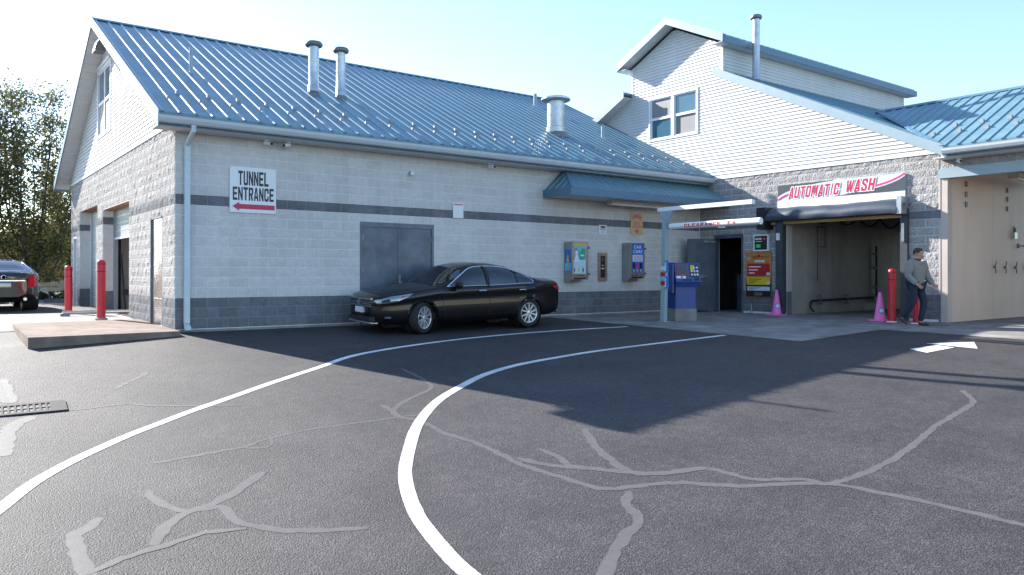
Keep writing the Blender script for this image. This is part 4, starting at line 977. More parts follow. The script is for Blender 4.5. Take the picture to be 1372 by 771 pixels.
mb = MB(); mb.hexa([(-.14, -.22, -.14), (.10, -.22, -.14), (.10, .22, -.14), (-.14, .22, -.14)], [(-.06, -.22, .14), (.10, -.22, .14), (.10, .22, .14), (-.06, .22, .14)]); mb.build('housing', 'galv_dark', t)
mb = MB(); mb.hexa([(-.148, -.19, -.11), (-.142, -.19, -.11), (-.142, .19, -.11), (-.148, .19, -.11)], [(-.083, -.19, .11), (-.073, -.19, .11), (-.073, .19, .11), (-.083, .19, .11)]); mb.build('lens', 'white_plain', t)
mb = MB(); mb.box(.10, .262, -.03, .03, -.03, .03); mb.build('arm', 'galv_dark', t)
# small warning sign and bill changer sign
t = thing('camera_warning_sign', 'small white warning sign with a black camera picture above the coin slot', 'sign', (11.20, -WALL, 2.20))
panel(F, 0, .30, 0, .27, .001, .010, 'panel', 'sign_white', t); mb = MB(); F.box(mb, .07, .20, .19, .24, .010, .012); F.poly(mb, [(.20, .20), (.25, .185), (.25, .245), (.20, .23)], .010, .012); mb.build('camera_symbol', 'sign_black', t)
for b, (p, q) in ((.145, (.04, .26)), (.10, (.07, .23)), (.06, (.07, .23)), (.03, (.09, .21))): panel(F, p, q, b, b+.025, .010, .012, 'text_line', 'pink_print' if b > .12 else 'silver_print', t)
t = thing('bill_changer_sign', 'tan bill changer sign with pink lettering and down arrow', 'sign', (12.46, -WALL, 2.24))
panel(F, 0, .50, 0, .62, .001, .012, 'panel', 'sign_tan', t)
letters(F, 'BILL', .14, .37, .30, .38, .0135, 'pink_print', t, bold=.02); letters(F, 'CHANGER', .05, .46, .20, .275, .0135, 'pink_print', t, bold=.02)
mb = MB()
for k in range(7): a = .07+.052*k; F.box(mb, a, a+.035, .44+.05*math.sin(math.pi*k/6), .54+.05*math.sin(math.pi*k/6), .012, .014)
mb.build('faded_print', 'pink_print', t)
mb = MB(); F.poly(mb, [(.25, .03), (.37, .11), (.29, .11), (.29, .165), (.21, .165), (.21, .11), (.13, .11)], .012, .0145); mb.build('arrow', 'pink_print', t)

# vending boxes
def vend(x, z, label, kind):
    t = thing('vending_dispenser', label, 'vending machine', (x, -WALL, z), 0, 'vending machines on the wall'); W_, H_, D_ = .60, 1.09, .30
    mb = MB(); F.box(mb, 0, W_, .07, H_, 0, D_); F.poly(mb, [(0, 0), (W_*.62, 0), (W_*.62, .069), (0, .069)], 0, D_-.05); mb.build('cabinet', 'steel', t)
    fp = panel(F, .012, W_-.012, .075, H_-.012, D_+.001, D_+.014, 'door', 'copper_steel', t); d = D_+.0155
    panel(F, .06, W_-.10, .085, .125, D_+.0142, D_+.017, 'delivery_slot', 'black', t)
    for k in range(5 if kind == 0 else 3): mb = MB(); F.cyl(mb, .09+(.085 if kind == 0 else .17)*k, .175, .014, D_+.014, D_+.030, 8); mb.build('button', 'black', t)
    for z_ in (.22, .93): mb = MB(); F.cyl(mb, W_-.005, z_, .035, D_-.04, D_+.03, 8); F.box(mb, W_-.03, W_+.06, z_-.015, z_+.015, D_+.003, D_+.028); mb.build('lock', 'galv_dark', t)
    return t, d
t, d = vend(9.93, .87, 'steel vending box with a cyan poster of a woman, left of the coin slot', 0)
po = panel(F, .045, .50, .22, 1.05, d, d+.003, 'poster', 'poster_cyan', t)
panel(F, .05, .495, .23, .60, d+.0032, d+.005, 'poster_pale_area', 'poster_pale', t)
mb = MB(); F.cyl(mb, .36, .72, .115, d+.0052, d+.007, 9); F.cyl(mb, .40, .85, .07, d+.0052, d+.0065, 8); mb.build('poster_green_shape', 'poster_green', t)
mb = MB(); F.cyl(mb, .14, .84, .075, d+.0052, d+.006, 10); F.poly(mb, [(.07, .84), (.10, .60), (.05, .60)], d+.0052, d+.006); mb.build('poster_hair', 'hair_blond', t)
mb = MB(); F.cyl(mb, .155, .80, .05, d+.0075, d+.0085, 10); F.poly(mb, [(.13, .76), (.19, .76), (.26, .55), (.07, .55)], d+.0075, d+.0085); mb.build('poster_figure', 'white_plain', t)
panel(F, .06, .48, .97, 1.03, d+.0052, d+.007, 'poster_header', 'poster_yellow', t); panel(F, .29, .43, .70, .74, d+.0075, d+.009, 'poster_caption', 'white_plain', t)
for k, m in enumerate(('poster_blue', 'poster_yellow', 'sign_black')): mb = MB(); F.poly(mb, [(.09+.15*k, .25), (.12+.15*k, .32), (.09+.15*k, .42), (.06+.15*k, .32)], d+.0052, d+.007); mb.build('poster_drop', m, t)
SD = Fr((0,0,0), (0,-1,0), (0,0,1), (-1,0,0)); panel(SD, .03, .27, .30, .88, .001, .004, 'side_poster', 'poster_blue', t)
panel(SD, .035, .265, .31, .52, .0042, .006, 'side_poster_base', 'poster_cyan', t); mb = MB(); SD.poly(mb, [(.15, .50), (.20, .58), (.15, .76), (.10, .58)], .0042, .007); mb.build('side_poster_drop', 'poster_yellow', t)
t, d = vend(12.13, .89, 'steel vending box with a blue CAR CARE poster, right of the coin slot', 1)
panel(F, .07, .53, .24, 1.06, d, d+.003, 'poster', 'poster_blue', t); letters(F, 'CAR', .15, .45, .93, 1.02, d+.004, 'white_plain', t, bold=.02, spacing=1.25); letters(F, 'CARE', .12, .48, .80, .89, d+.004, 'white_plain', t, bold=.02, spacing=1.2)
panel(F, .09, .50, .56, .75, d+.003, d+.005, 'poster_plate', 'poster_pale', t); letters(F, 'VENDING', .14, .46, .665, .72, d+.006, 'pink_print', t, bold=.015); letters(F, 'CENTER', .14, .46, .59, .645, d+.006, 'pink_print', t, bold=.015)
for k, m in enumerate(('sign_black', 'magenta', 'sign_black')): panel(F, .10+.14*k, .20+.14*k, .36, .52, d+.003, d+.005, 'poster_picture', m, t)
for k in range(3): mb = MB(); F.cyl(mb, .15+.14*k, .30, .035, d+.003, d+.005, 8); mb.build('poster_dot', 'poster_yellow', t)
t = thing('coin_changer', 'narrow black coin changer panel in a copper frame between the vending boxes', 'coin changer', (11.17, -WALL, .90))
mb = MB(); F.box(mb, 0, .34, 0, .09, .001, .025); F.box(mb, 0, .34, .70, .79, .001, .025); F.box(mb, 0, .08, .09, .70, .001, .025); F.box(mb, .26, .34, .09, .70, .001, .025); mb.build('frame', 'copper_steel', t)
panel(F, .08, .26, .09, .70, .001, .012, 'panel', 'black', t); panel(F, .12, .22, .33, .36, .0122, .02, 'slot', 'white_plain', t); panel(F, .14, .20, .41, .45, .0122, .018, 'badge', 'galv', t)
panel(F, .15, .19, .55, .65, .0122, .016, 'lock', 'galv_dark', t)
t = thing('canopy_lamp', 'long white strip lamp under the blue canopy', 'lamp', (11.1, -.55, 3.02)); mb = MB(); mb.box(0, 2.3, -.10, .10, .0, .108); mb.build('housing', 'bay_edge', t); mb = MB(); mb.box(.05, 2.25, -.08, .08, -.03, 0); mb.build('diffuser', 'white_plain', t)

# ---- AUTOMATIC WASH sign
t = thing('automatic_wash_sign', 'AUTOMATIC WASH sign in crimson italic letters over the bay', 'sign', (L-.024, -2.84, 3.05)); A = local(AUTO)
W_ = 3.60; panel(A, 0, W_, .11, .56, .001, .03, 'panel', 'silver_print', t)
mb = MB(); A.poly(mb, [(0, .56), (0, .24), (.10, .30), (.30, .37), (.55, .42), (.8, .47), (1.2, .52), (1.75, .56)], .030, .033); mb.build('corner_field', 'sign_grey', t)
mb = MB(); A.poly(mb, [(W_, .12), (1.7, .12), (2.1, .16), (2.7, .22), (3.1, .29), (3.4, .38), (W_, .50)], .030, .033); mb.build('corner_field', 'sign_grey', t)
def swoosh(pts, w, d, m, nm):
    P = catmull(pts, .05); mb = MB(); n = len(P); top = []; bot = []
    for i, p in enumerate(P):
        q = (P[min(i+1, n-1)]-P[max(i-1, 0)]).normalized(); q = Vector((-q.y, q.x))*w*.5; top.append(p+q); bot.append(p-q)
    for i in range(n-1): A.poly(mb, [tuple(bot[i]), tuple(bot[i+1]), tuple(top[i+1]), tuple(top[i])], d, d+.002)
    mb.build(nm, m, t)
swoosh([(.0, .19), (.2, .28), (.45, .34), (.75, .37)], .05, .034, 'silver_print', 'swoosh'); swoosh([(.0, .15), (.2, .245), (.45, .305), (.75, .335)], .045, .037, 'magenta', 'swoosh')
swoosh([(2.75, .25), (3.1, .32), (3.4, .41), (W_-.01, .51)], .05, .034, 'silver_print', 'swoosh'); swoosh([(2.75, .285), (3.1, .355), (3.4, .45), (W_-.01, .545)], .045, .037, 'magenta', 'swoosh')
for (wd, p, q, lo, hi) in (('AUTOMATIC', .34, 1.83, .165, .475), ('WASH', 2.03, 2.80, .20, .515)):
    block_text(A, wd, p, q, lo, hi, .0392, 'white_plain', t, gap=.20, shear=.2, grow=.022, name='letter_outline'); block_text(A, wd, p, q, lo, hi, .0418, 'crimson', t, gap=.20, shear=.2)
panel(A, 0, W_+.005, -.13, .105, .001, .05, 'white_board', 'white_plain', t)
# ---- rolled vinyl door cover
t = thing('vinyl_door_cover', 'navy vinyl roller cover drooping over the automatic bay opening', 'awning', (L-.03, -2.45, 2.45))
vs = []; fs = []; n = 26; prof2 = [(.02, .52), (.16, .50), (.30, .42), (.37, .32), (.385, .22), (.36, .15), (.30, .13), (.05, .13)]
for i in range(n+1):
    a = .22+3.72*i/n; sag = .012*math.sin(i*.33)+.006*math.sin(i*1.1+1)
    for (d, b) in prof2: vs.append(A.p(a, b+sag*(1 if b > .2 else .3)+(-.03 if i == n else 0), d+(.014*math.sin(i*.8+b*9) if .1 < d < .37 else 0)))
k = len(prof2)
for i in range(n):
    for j in range(k): fs.append((i*k+j, i*k+(j+1) % k, (i+1)*k+(j+1) % k, (i+1)*k+j))
fs += [tuple(range(k)), tuple(n*k+j for j in range(k))]
mb = MB(); mb.smooth = True; mb.add(vs, fs); mb.build('vinyl', 'vinyl_navy', t)
mb = MB(); A.box(mb, -.06, .215, -.08, .54, 0, .40); mb.build('end_box', 'sign_black', t)
mb = MB(); A.box(mb, 3.945, 4.06, .13, .56, 0, .36); mb.build('end_plate', 'galv', t)
mb = MB(); mb.tube([A.p(4.06, .36, .2), A.p(4.22, .36, .2)], .02, 8); A.cyl(mb, 4.14, .36, .05, .16, .24, 10); mb.build('crank', 'galv_dark', t)
panel(A, .24, 3.93, .045, .125, .06, .14, 'bottom_bar', 'wood', t)
# ---- LED display and menu board
t = thing('led_display', 'small display box with red and green readout left of the bay', 'display', (L-.024, -2.07, 1.76))
panel(A, 0, .50, 0, .48, .001, .10, 'case', 'trim_white', t); panel(A, .04, .46, .04, .44, .101, .104, 'screen', 'black', t)
for k in range(4): panel(A, .07+.055*k, .11+.055*k, .33, .38, .1042, .107, 'readout', 'white_plain', t)
panel(A, .07, .30, .27, .29, .1042, .107, 'readout', 'silver_print', t); mb = MB(); A.cyl(mb, .37, .35, .04, .1042, .107, 8); mb.build('readout', 'led_red', t); panel(A, .09, .24, .10, .20, .1042, .107, 'readout', 'led_green', t)
t = thing('menu_board', 'tall orange and black CAR WASH price board beside the doorway', 'sign', (L-.024, -1.76, .42)); W_, H_ = .86, 1.31
panel(A, 0, W_, 0, H_, .001, .03, 'panel', 'poster_orange', t); panel(A, .01, W_-.01, .01, .42, .0302, .033, 'lower_field', 'sign_black', t)
letters(A, 'CAR', .20, .38, 1.15, 1.20, .034, 'sign_black', t, bold=.02); letters(A, 'WASH', .50, .74, 1.15, 1.20, .034, 'sign_black', t, bold=.02)
mb = MB(); A.cyl(mb, .44, 1.20, .055, .0302, .034, 9); mb.build('emblem', 'poster_red', t)
mb = MB(); A.cyl(mb, .09, 1.13, .05, .0302, .034, 10); mb.build('round_badge', 'poster_cyan', t)
panel(A, .30, .64, 1.02, 1.08, .0302, .033, 'caption', 'silver_print', t)
for (b0, b1, m) in ((.62, .98, 'poster_red'), (.36, .585, 'poster_yellow'), (.19, .31, 'silver_print'), (.05, .14, 'galv_dark')):
    panel(A, .05+(.25 if b1 < .2 else 0), W_-.05-(.25 if b1 < .2 else 0), b0, b1, .0335, .037, 'price_panel', m, t)
    for q in range(3): panel(A, .10+(.24 if b1 < .2 else 0), .30+.11*((q*7) % 3), b0+(b1-b0)*(.2+.25*q), b0+(b1-b0)*(.28+.25*q), .0372, .039, 'text_line', 'white_plain' if m == 'poster_red' else 'sign_black', t)
for b in (.64, .38, .20): panel(A, W_-.15, W_-.04, b, b+.08, .0392, .041, 'price_tag', 'poster_pale', t)
mb = MB(); mb.smooth = True; mb.tube([(L-.05, -1.95, gz(L, -1.95)), (L-.05, -1.95, .22)], .02, 8); mb.tube([(L-.05, -1.95, .2), (L-.02, -1.95, .22)], .025, 8)
tag(mb.build('hose_bib', 'galv'), 'short grey hose tap on the wall under the price board', 'tap')

# ---- clearance gantry and bar
pz = gz(10.93, -2.67)
t = thing('clearance_gantry', 'grey steel post with a cantilever beam over the wash lane', 'gantry', (10.93, -2.67, pz))
mb = MB(); mb.add([(-.06, -.06, 0), (.06, -.06, 0), (.06, .06, 0), (-.06, .06, 0), (-.06, -.13, 2.78), (.06, -.13, 2.78), (.06, .0, 2.78), (-.06, .0, 2.78)], [(0,3,2,1), (4,5,6,7), (0,1,5,4), (1,2,6,5), (2,3,7,6), (3,0,4,7)]); mb.build('post', 'trim_pale', t)
mb = MB(); mb.box(-.12, .12, -.12, .12, 0, .025); mb.build('base_plate', 'galv', t)
mb = MB(); mb.add([(-.05, -.13, 2.45), (.05, -.13, 2.45), (.05, -.33, 2.78), (-.05, -.33, 2.78), (-.05, -.131, 2.78), (.05, -.131, 2.78)], [(0,1,2,3), (0,3,4), (1,5,2), (0,4,5,1), (3,2,5,4)]); mb.add([(-.05, -.0, 2.5), (.05, -.0, 2.5), (.05, .12, 2.78), (-.05, .12, 2.78), (-.05, .001, 2.78), (.05, .001, 2.78)], [(0,1,2,3), (0,3,4), (1,5,2), (0,4,5,1), (3,2,5,4)]); mb.build('gusset', 'trim_pale', t)
mb = MB(); mb.box(-.055, .055, -2.65, .16, 2.782, 2.88); mb.build('beam', 'white_plain', t)
for (y, z0_, nm) in ((-.12, 1.25, 'a'), (-.12, .85, 'b')): mb = MB(); mb.box(-.05, .045, -.125, -.075, z0_, z0_+.3); q = mb.build('leaflet_holder', 'poster_blue', t); mb = MB(); mb.box(-.06, -.052, -.122, -.078, z0_+.03, z0_+.26); mb.build('leaflet', 'white_plain', q)
for (z0_, m) in ((1.30, 'poster_pale'), (1.15, 'poster_red'), (.93, 'poster_red'), (1.05, 'poster_cyan')): mb = MB(); mb.box(-.075, -.0621, -.1, .04, z0_, z0_+.10); mb.build('sticker', m, t)
t = thing('clearance_bar', "white hanging tube reading CLEARANCE 7'4\" in red", 'clearance bar', (10.93, -2.9, 2.20))
mb = MB(); mb.smooth = True; mb.lathe([(.0, 0), (.078, 0), (.078, -2.62), (.0, -2.62)], 18, (0, 0, .07), 'y', caps=False); mb.build('tube', 'white_plain', t)
A2 = Fr((0,0,0), (0,-1,0), (0,0,1), (-1,0,0))
block_text(A2, 'CLEARANCE', .50, 1.58, .03, .11, .0795, 'red_print', t, gap=.3); block_text(A2, '7', 1.74, 1.84, .03, .115, .0795, 'red_print', t); block_text(A2, "'4", 1.87, 1.99, .03, .115, .0795, 'red_print', t, gap=.1); block_text(A2, '"', 2.02, 2.09, .03, .115, .0795, 'red_print', t)
for a in (.48, 2.05):
    mb = MB()
    for k in range(9): mb.tube([(0.008*(k % 2), -a, .145+.048*k), (-0.008*(k % 2), -a, .145+.048*k+.05)], .008, 5)
    mb.build('chain', 'galv_dark', t)
panel(A2, 1.45, 1.65, -.035, .0, -.01, .01, 'tag', 'white_plain', t)

# ---- pay station
KZ = gz(11.75, -2.6)
t = thing('pay_station', 'blue pay kiosk on a concrete plinth beside the gantry post', 'kiosk', (11.74, -2.58, KZ), R(68))
mb = MB(); mb.box(-.20, .30, -.30, .30, 0, .31); mb.build('plinth', 'apron_conc', t)
mb = MB(); mb.box(-.18, .28, -.28, .28, .31, .92); mb.build('pedestal', 'kiosk_blue', t)
mb = MB(); mb.add([(-.28, -.36, .88), (.26, -.36, .90), (.26, .34, .90), (-.28, .34, .88), (-.32, -.36, 1.0), (.26, -.36, 1.50), (.26, .34, 1.50), (-.32, .34, 1.0), (-.22, -.36, 1.48), (-.22, .34, 1.48)], [(3,2,1,0), (0,1,5,8,4), (2,3,7,9,6), (0,4,7,3), (4,8,9,7), (8,5,6,9), (1,2,6,5)]); hd = mb.build('head', 'kiosk_blue', t)
FK = Fr((-.32, -.0, 1.0), (0,-1,0), (.10/.49, 0, .48/.49), (-.48/.49, 0, .10/.49))
panel(FK, -.34, .36, -.005, .02, .001, .03, 'front_lip', 'kiosk_blue', t)
panel(FK, -.30, .02, .17, .44, .001, .012, 'screen', 'poster_red', t); panel(FK, -.28, .0, .19, .42, .0122, .015, 'screen_image', 'sign_grey', t)
panel(FK, .07, .33, .12, .44, .001, .008, 'keypad_panel', 'sign_black', t)
for i in range(3):
    for j in range(3): panel(FK, .09+.08*i, .14+.08*i, .16+.09*j, .21+.09*j, .0082, .016, 'key', 'galv' if (i*2+j) % 3 else 'silver_print', t)
panel(FK, .08, .19, .30, .43, .0165, .019, 'orange_label', 'poster_yellow', t)
panel(FK, -.32, -.06, .09, .15, .001, .006, 'white_label', 'white_plain', t); panel(FK, -.20, -.14, .10, .14, .0062, .008, 'red_mark', 'poster_red', t)
panel(FK, -.18, .10, .03, .065, .001, .008, 'card_slot', 'black', t); panel(FK, .20, .30, .02, .09, .001, .02, 'receipt_slot', 'black', t)
mb = MB(); mb.box(-.25, .25, .36, .41, .72, 1.45); mb.build('side_panel', 'kiosk_blue', t)

# ---- bollards and cones
def bollard(x, y, h, r, label, z=None, foot=True):
    z = gz(x, y) if z is None else z
    t = thing('bollard', label, 'bollard', (x, y, z), 0, 'red bollards')
    mb = MB(); mb.smooth = True; mb.lathe([(r, 0), (r, h-.06), (r*.93, h-.025), (r*.6, h), (.004, h+.008)], 18); p = mb.build('sleeve', 'red_post', t)
    for zz in (h-.10, h-.27): mb = MB(); mb.smooth = True; mb.lathe([(r*.98, zz), (r*1.02, zz), (r*1.02, zz+.018), (r*.98, zz+.018)], 18, caps=False); mb.build('reflective_band', 'sign_black', t)
    mb = MB(); mb.smooth = True; mb.lathe([(r*1.45, -.03), (r*1.4, .022), (r*1.0, .03)], 16); mb.build('foot_collar', 'concrete' if foot else 'white_plain', t)
bollard(14.97, -6.39, 1.30, .092, 'red bollard beside the right pink cone at the automatic bay', foot=False)
bollard(14.90, -7.02, 1.30, .092, 'red bollard half hidden behind the walking person', foot=False)
bollard(-.68, 3.75, 1.34, .092, 'near red bollard on the concrete pad at the tunnel entrance', z=.055)
bollard(-.95, 6.78, 1.22, .088, 'far red bollard between the tunnel entrance and the parked dark car', z=.06)
def cone(x, y, label):
    t = thing('traffic_cone', label, 'traffic cone', (x, y, gz(x, y)+.006), random.uniform(0, 1), 'pink traffic cones')
    mb = MB(); mb.box(-.20, .20, -.20, .20, 0, .035); mb.build('base', 'cone_pink', t)
    mb = MB(); mb.smooth = True; mb.lathe([(.15, .03), (.135, .06), (.035, .70), (.028, .715), (.004, .716)], 22); mb.build('cone', 'cone_pink', t)
    t.rotation_euler.z = 0
    for (dz, m, s) in ((.26, 'poster_blue', 1.0), (.26, 'poster_pale', .7)):
        vs = []; fs = []
        for k in range(15):
            if k == 0: a, b = 0, 0
            else: a = .075*s*math.cos(2*math.pi*k/14); b = .075*s*math.sin(2*math.pi*k/14)
            z = dz+b; r = .135-.1*(z-.06)/.64+.003*(2-s); an = math.atan2(-.8, -.6)+a/.1
            vs.append((r*math.cos(an), r*math.sin(an), z))
        mb = MB(); mb.add(vs, [(0, k, k % 14+1) for k in range(1, 15)]); mb.build('round_logo', m, t)
cone(15.25, -2.98, 'pink traffic cone left of the automatic bay opening, by the price board')
cone(15.1, -6.02, 'pink traffic cone right in the bay opening next to the red bollard')

# ---- drain grate
t = thing('drain_grate', 'cast iron drain grate in the asphalt at the left edge', 'drain', (-2.9, -5.08, gz(-2.9, -5.08)), R(-4)); t.rotation_euler = (math.atan((gz(-2.9,-4.9)-gz(-2.9,-5.3))/.4), -math.atan((gz(-2.7,-5.08)-gz(-3.1,-5.08))/.4), R(-4)); t.location.z += .004
sx = .62
mb = MB(); mb.box(-sx, .44, -.27, .27, -.10, .004); mb.build('pit_shade', 'black', t)  # no pit below: black sheet on the asphalt paints the darkness under the bars
mb = MB(); mb.box(-sx, .44, -.27, -.19, -.05, .016); mb.box(-sx, .44, .19, .27, -.05, .016); mb.box(.27, .44, -.19, .19, -.05, .016); mb.build('frame', 'cast_iron', t)
for k in range(14): mb = MB(); x = -.60+.064*k; mb.box(x-.012, x+.012, -.19, .19, 0.006, .015); mb.build('grate_bar', 'cast_iron', t)
mb = MB(); mb.box(-sx, .27, -.012, .012, .0062, .0145); mb.build('cross_bar', 'galv_dark', t)

# ---- clutter at the tunnel entrance
t = thing('entry_rail', 'low steel guide rail on the slab at the tunnel entrance', 'guide rail', (-1.0, 5.4, .07), R(2))
mb = MB(); mb.smooth = True; mb.tube([(-.25, 0, .07), (2.4, 0, .07)], .05, 10); mb.build('rail', 'galv', t); mb = MB(); mb.box(-.3, -.1, -.07, .07, -.02, .06); mb.box(1.2, 1.35, -.07, .07, -.02, .06); mb.build('foot', 'galv_dark', t)
t = thing('wash_brush', 'black long handled brush leaning inside the tunnel entrance', 'brush', (.46, 7.2, .04))
mb = MB(); mb.tube([(0, 0, 0), (-.04, .45, 1.6)], .024, 6); mb.build('handle', 'black', t); mb = MB(); mb.box(-.05, .10, .02, .20, .45, .62); mb.build('bracket', 'black', t)
t = thing('floor_mat', 'small blue and red mat on the floor inside the tunnel entrance', 'mat', (.25, 6.3, .038)); mb = MB(); mb.box(-.2, .3, -.3, .15, 0, .03); mb.build('mat_base', 'poster_blue', t); mb = MB(); mb.box(-.2, .3, -.36, -.3, 0, .03); mb.build('mat_edge', 'poster_red', t)
# ================================================================== cars
def lerp_tab(T, x):
    if x <= T[0][0]: return T[0][1]
    for (a, b), (c, d) in zip(T, T[1:]):
        if x <= c: t = (x-a)/(c-a); return b+(d-b)*t
    return T[-1][1]
def smooth_tab(T):
    def f(x):
        e = .05; return (lerp_tab(T, x-e)+2*lerp_tab(T, x)+lerp_tab(T, x+e))/4
    return f
class CarShape:
    LEN = 4.86
    top = staticmethod(smooth_tab([(0, .73), (.04, .775), (.15, .825), (.5, .90), (1.0, .972), (1.28, 1.005), (1.5, 1.10), (1.8, 1.265), (2.05, 1.385), (2.25, 1.432), (2.6, 1.462), (3.0, 1.448), (3.35, 1.395), (3.7, 1.285), (4.0, 1.165), (4.2, 1.10), (4.55, 1.085), (4.72, 1.085), (4.78, 1.05), (4.86, .93)]))
    bot = staticmethod(smooth_tab([(0, .30), (.06, .21), (.4, .18), (1.5, .19), (3.5, .20), (4.4, .25), (4.75, .31), (4.86, .40)]))
    wid = staticmethod(smooth_tab([(0, .42), (.03, .56), (.10, .69), (.25, .79), (.5, .86), (.85, .905), (1.3, .92), (3.0, .925), (3.9, .915), (4.3, .88), (4.6, .82), (4.76, .74), (4.83, .63), (4.86, .50)]))
    belt = staticmethod(smooth_tab([(0, .67), (.15, .735), (.5, .80), (1.0, .875), (1.4, .930), (2.5, .955), (3.6, .995), (4.2, 1.01), (4.6, 1.0), (4.86, .86)]))
def section(x, S=CarShape):
    zt, zb, W, zs = S.top(x), S.bot(x), S.wid(x), S.belt(x)
    zs = min(zs, zt-.035); h = zt-zs; P = [(0, zb), (.55*W, zb), (.88*W, zb+.02), (.955*W, zb+.07), (.985*W, zb+.14)]
    za = zb+.14
    for f, k in ((.12, .992), (.26, .998), (.42, .994), (.58, .984), (.72, .982), (.80, .999), (.92, .990)): P.append((k*W, za+(zs-za)*f))
    gh_ = max(0, min(1, (h-.10)/.25)); yb = W*(.972-.05*gh_)
    n = 2.3+1.3*gh_; N = 16
    for k in range(N+1):
        an = math.pi/2*k/N; c, s = max(0, math.cos(an)), math.sin(an)
        z = s**(2/n); y = yb*c**(2/n)*(1-.20*gh_*z)
        P.append((y, zs+h*z))
    return P
NS = len(section(2))
XS = [0, .01, .025, .045, .07, .10, .14]+[.18+.03*i for i in range(151)]+[4.70, 4.73, 4.76, 4.79, 4.82, 4.845, 4.86]
SECS = [section(x) for x in XS]
def side_y(x, z):
    P = section(x)
    for (y0, z0), (y1, z1) in zip(P[4:], P[5:]):
        if z0 <= z <= z1+1e-9 and z1 > z0: return y0+(y1-y0)*(z-z0)/(z1-z0)
    return P[-1][0]
def top_z(x, y):
    P = section(x)[12:]
    for (y0, z0), (y1, z1) in zip(P, P[1:]):
        if y1 <= abs(y) <= y0+1e-9: return z0+(z1-z0)*(y0-abs(y))/(y0-y1+1e-9)
    return P[-1][1]
def inpoly(x, y, P):
    c = False; j = len(P)-1
    for i in range(len(P)):
        if (P[i][1] > y) != (P[j][1] > y) and x < (P[j][0]-P[i][0])*(y-P[i][1])/(P[j][1]-P[i][1])+P[i][0]: c = not c
        j = i
    return c
WIN1 = [(1.62, .975), (1.85, 1.11), (2.10, 1.255), (2.30, 1.335), (2.58, 1.37), (2.58, .985)]
WIN2 = [(2.68, .988), (2.68, 1.372), (3.0, 1.36), (3.3, 1.318), (3.42, 1.29), (3.42, 1.015)]
WIN3 = [(3.46, 1.016), (3.46, 1.278), (3.62, 1.215), (3.78, 1.13), (3.84, 1.075), (3.82, 1.025)]
WH = ((.985, .335), (3.76, .335)); AR = .355
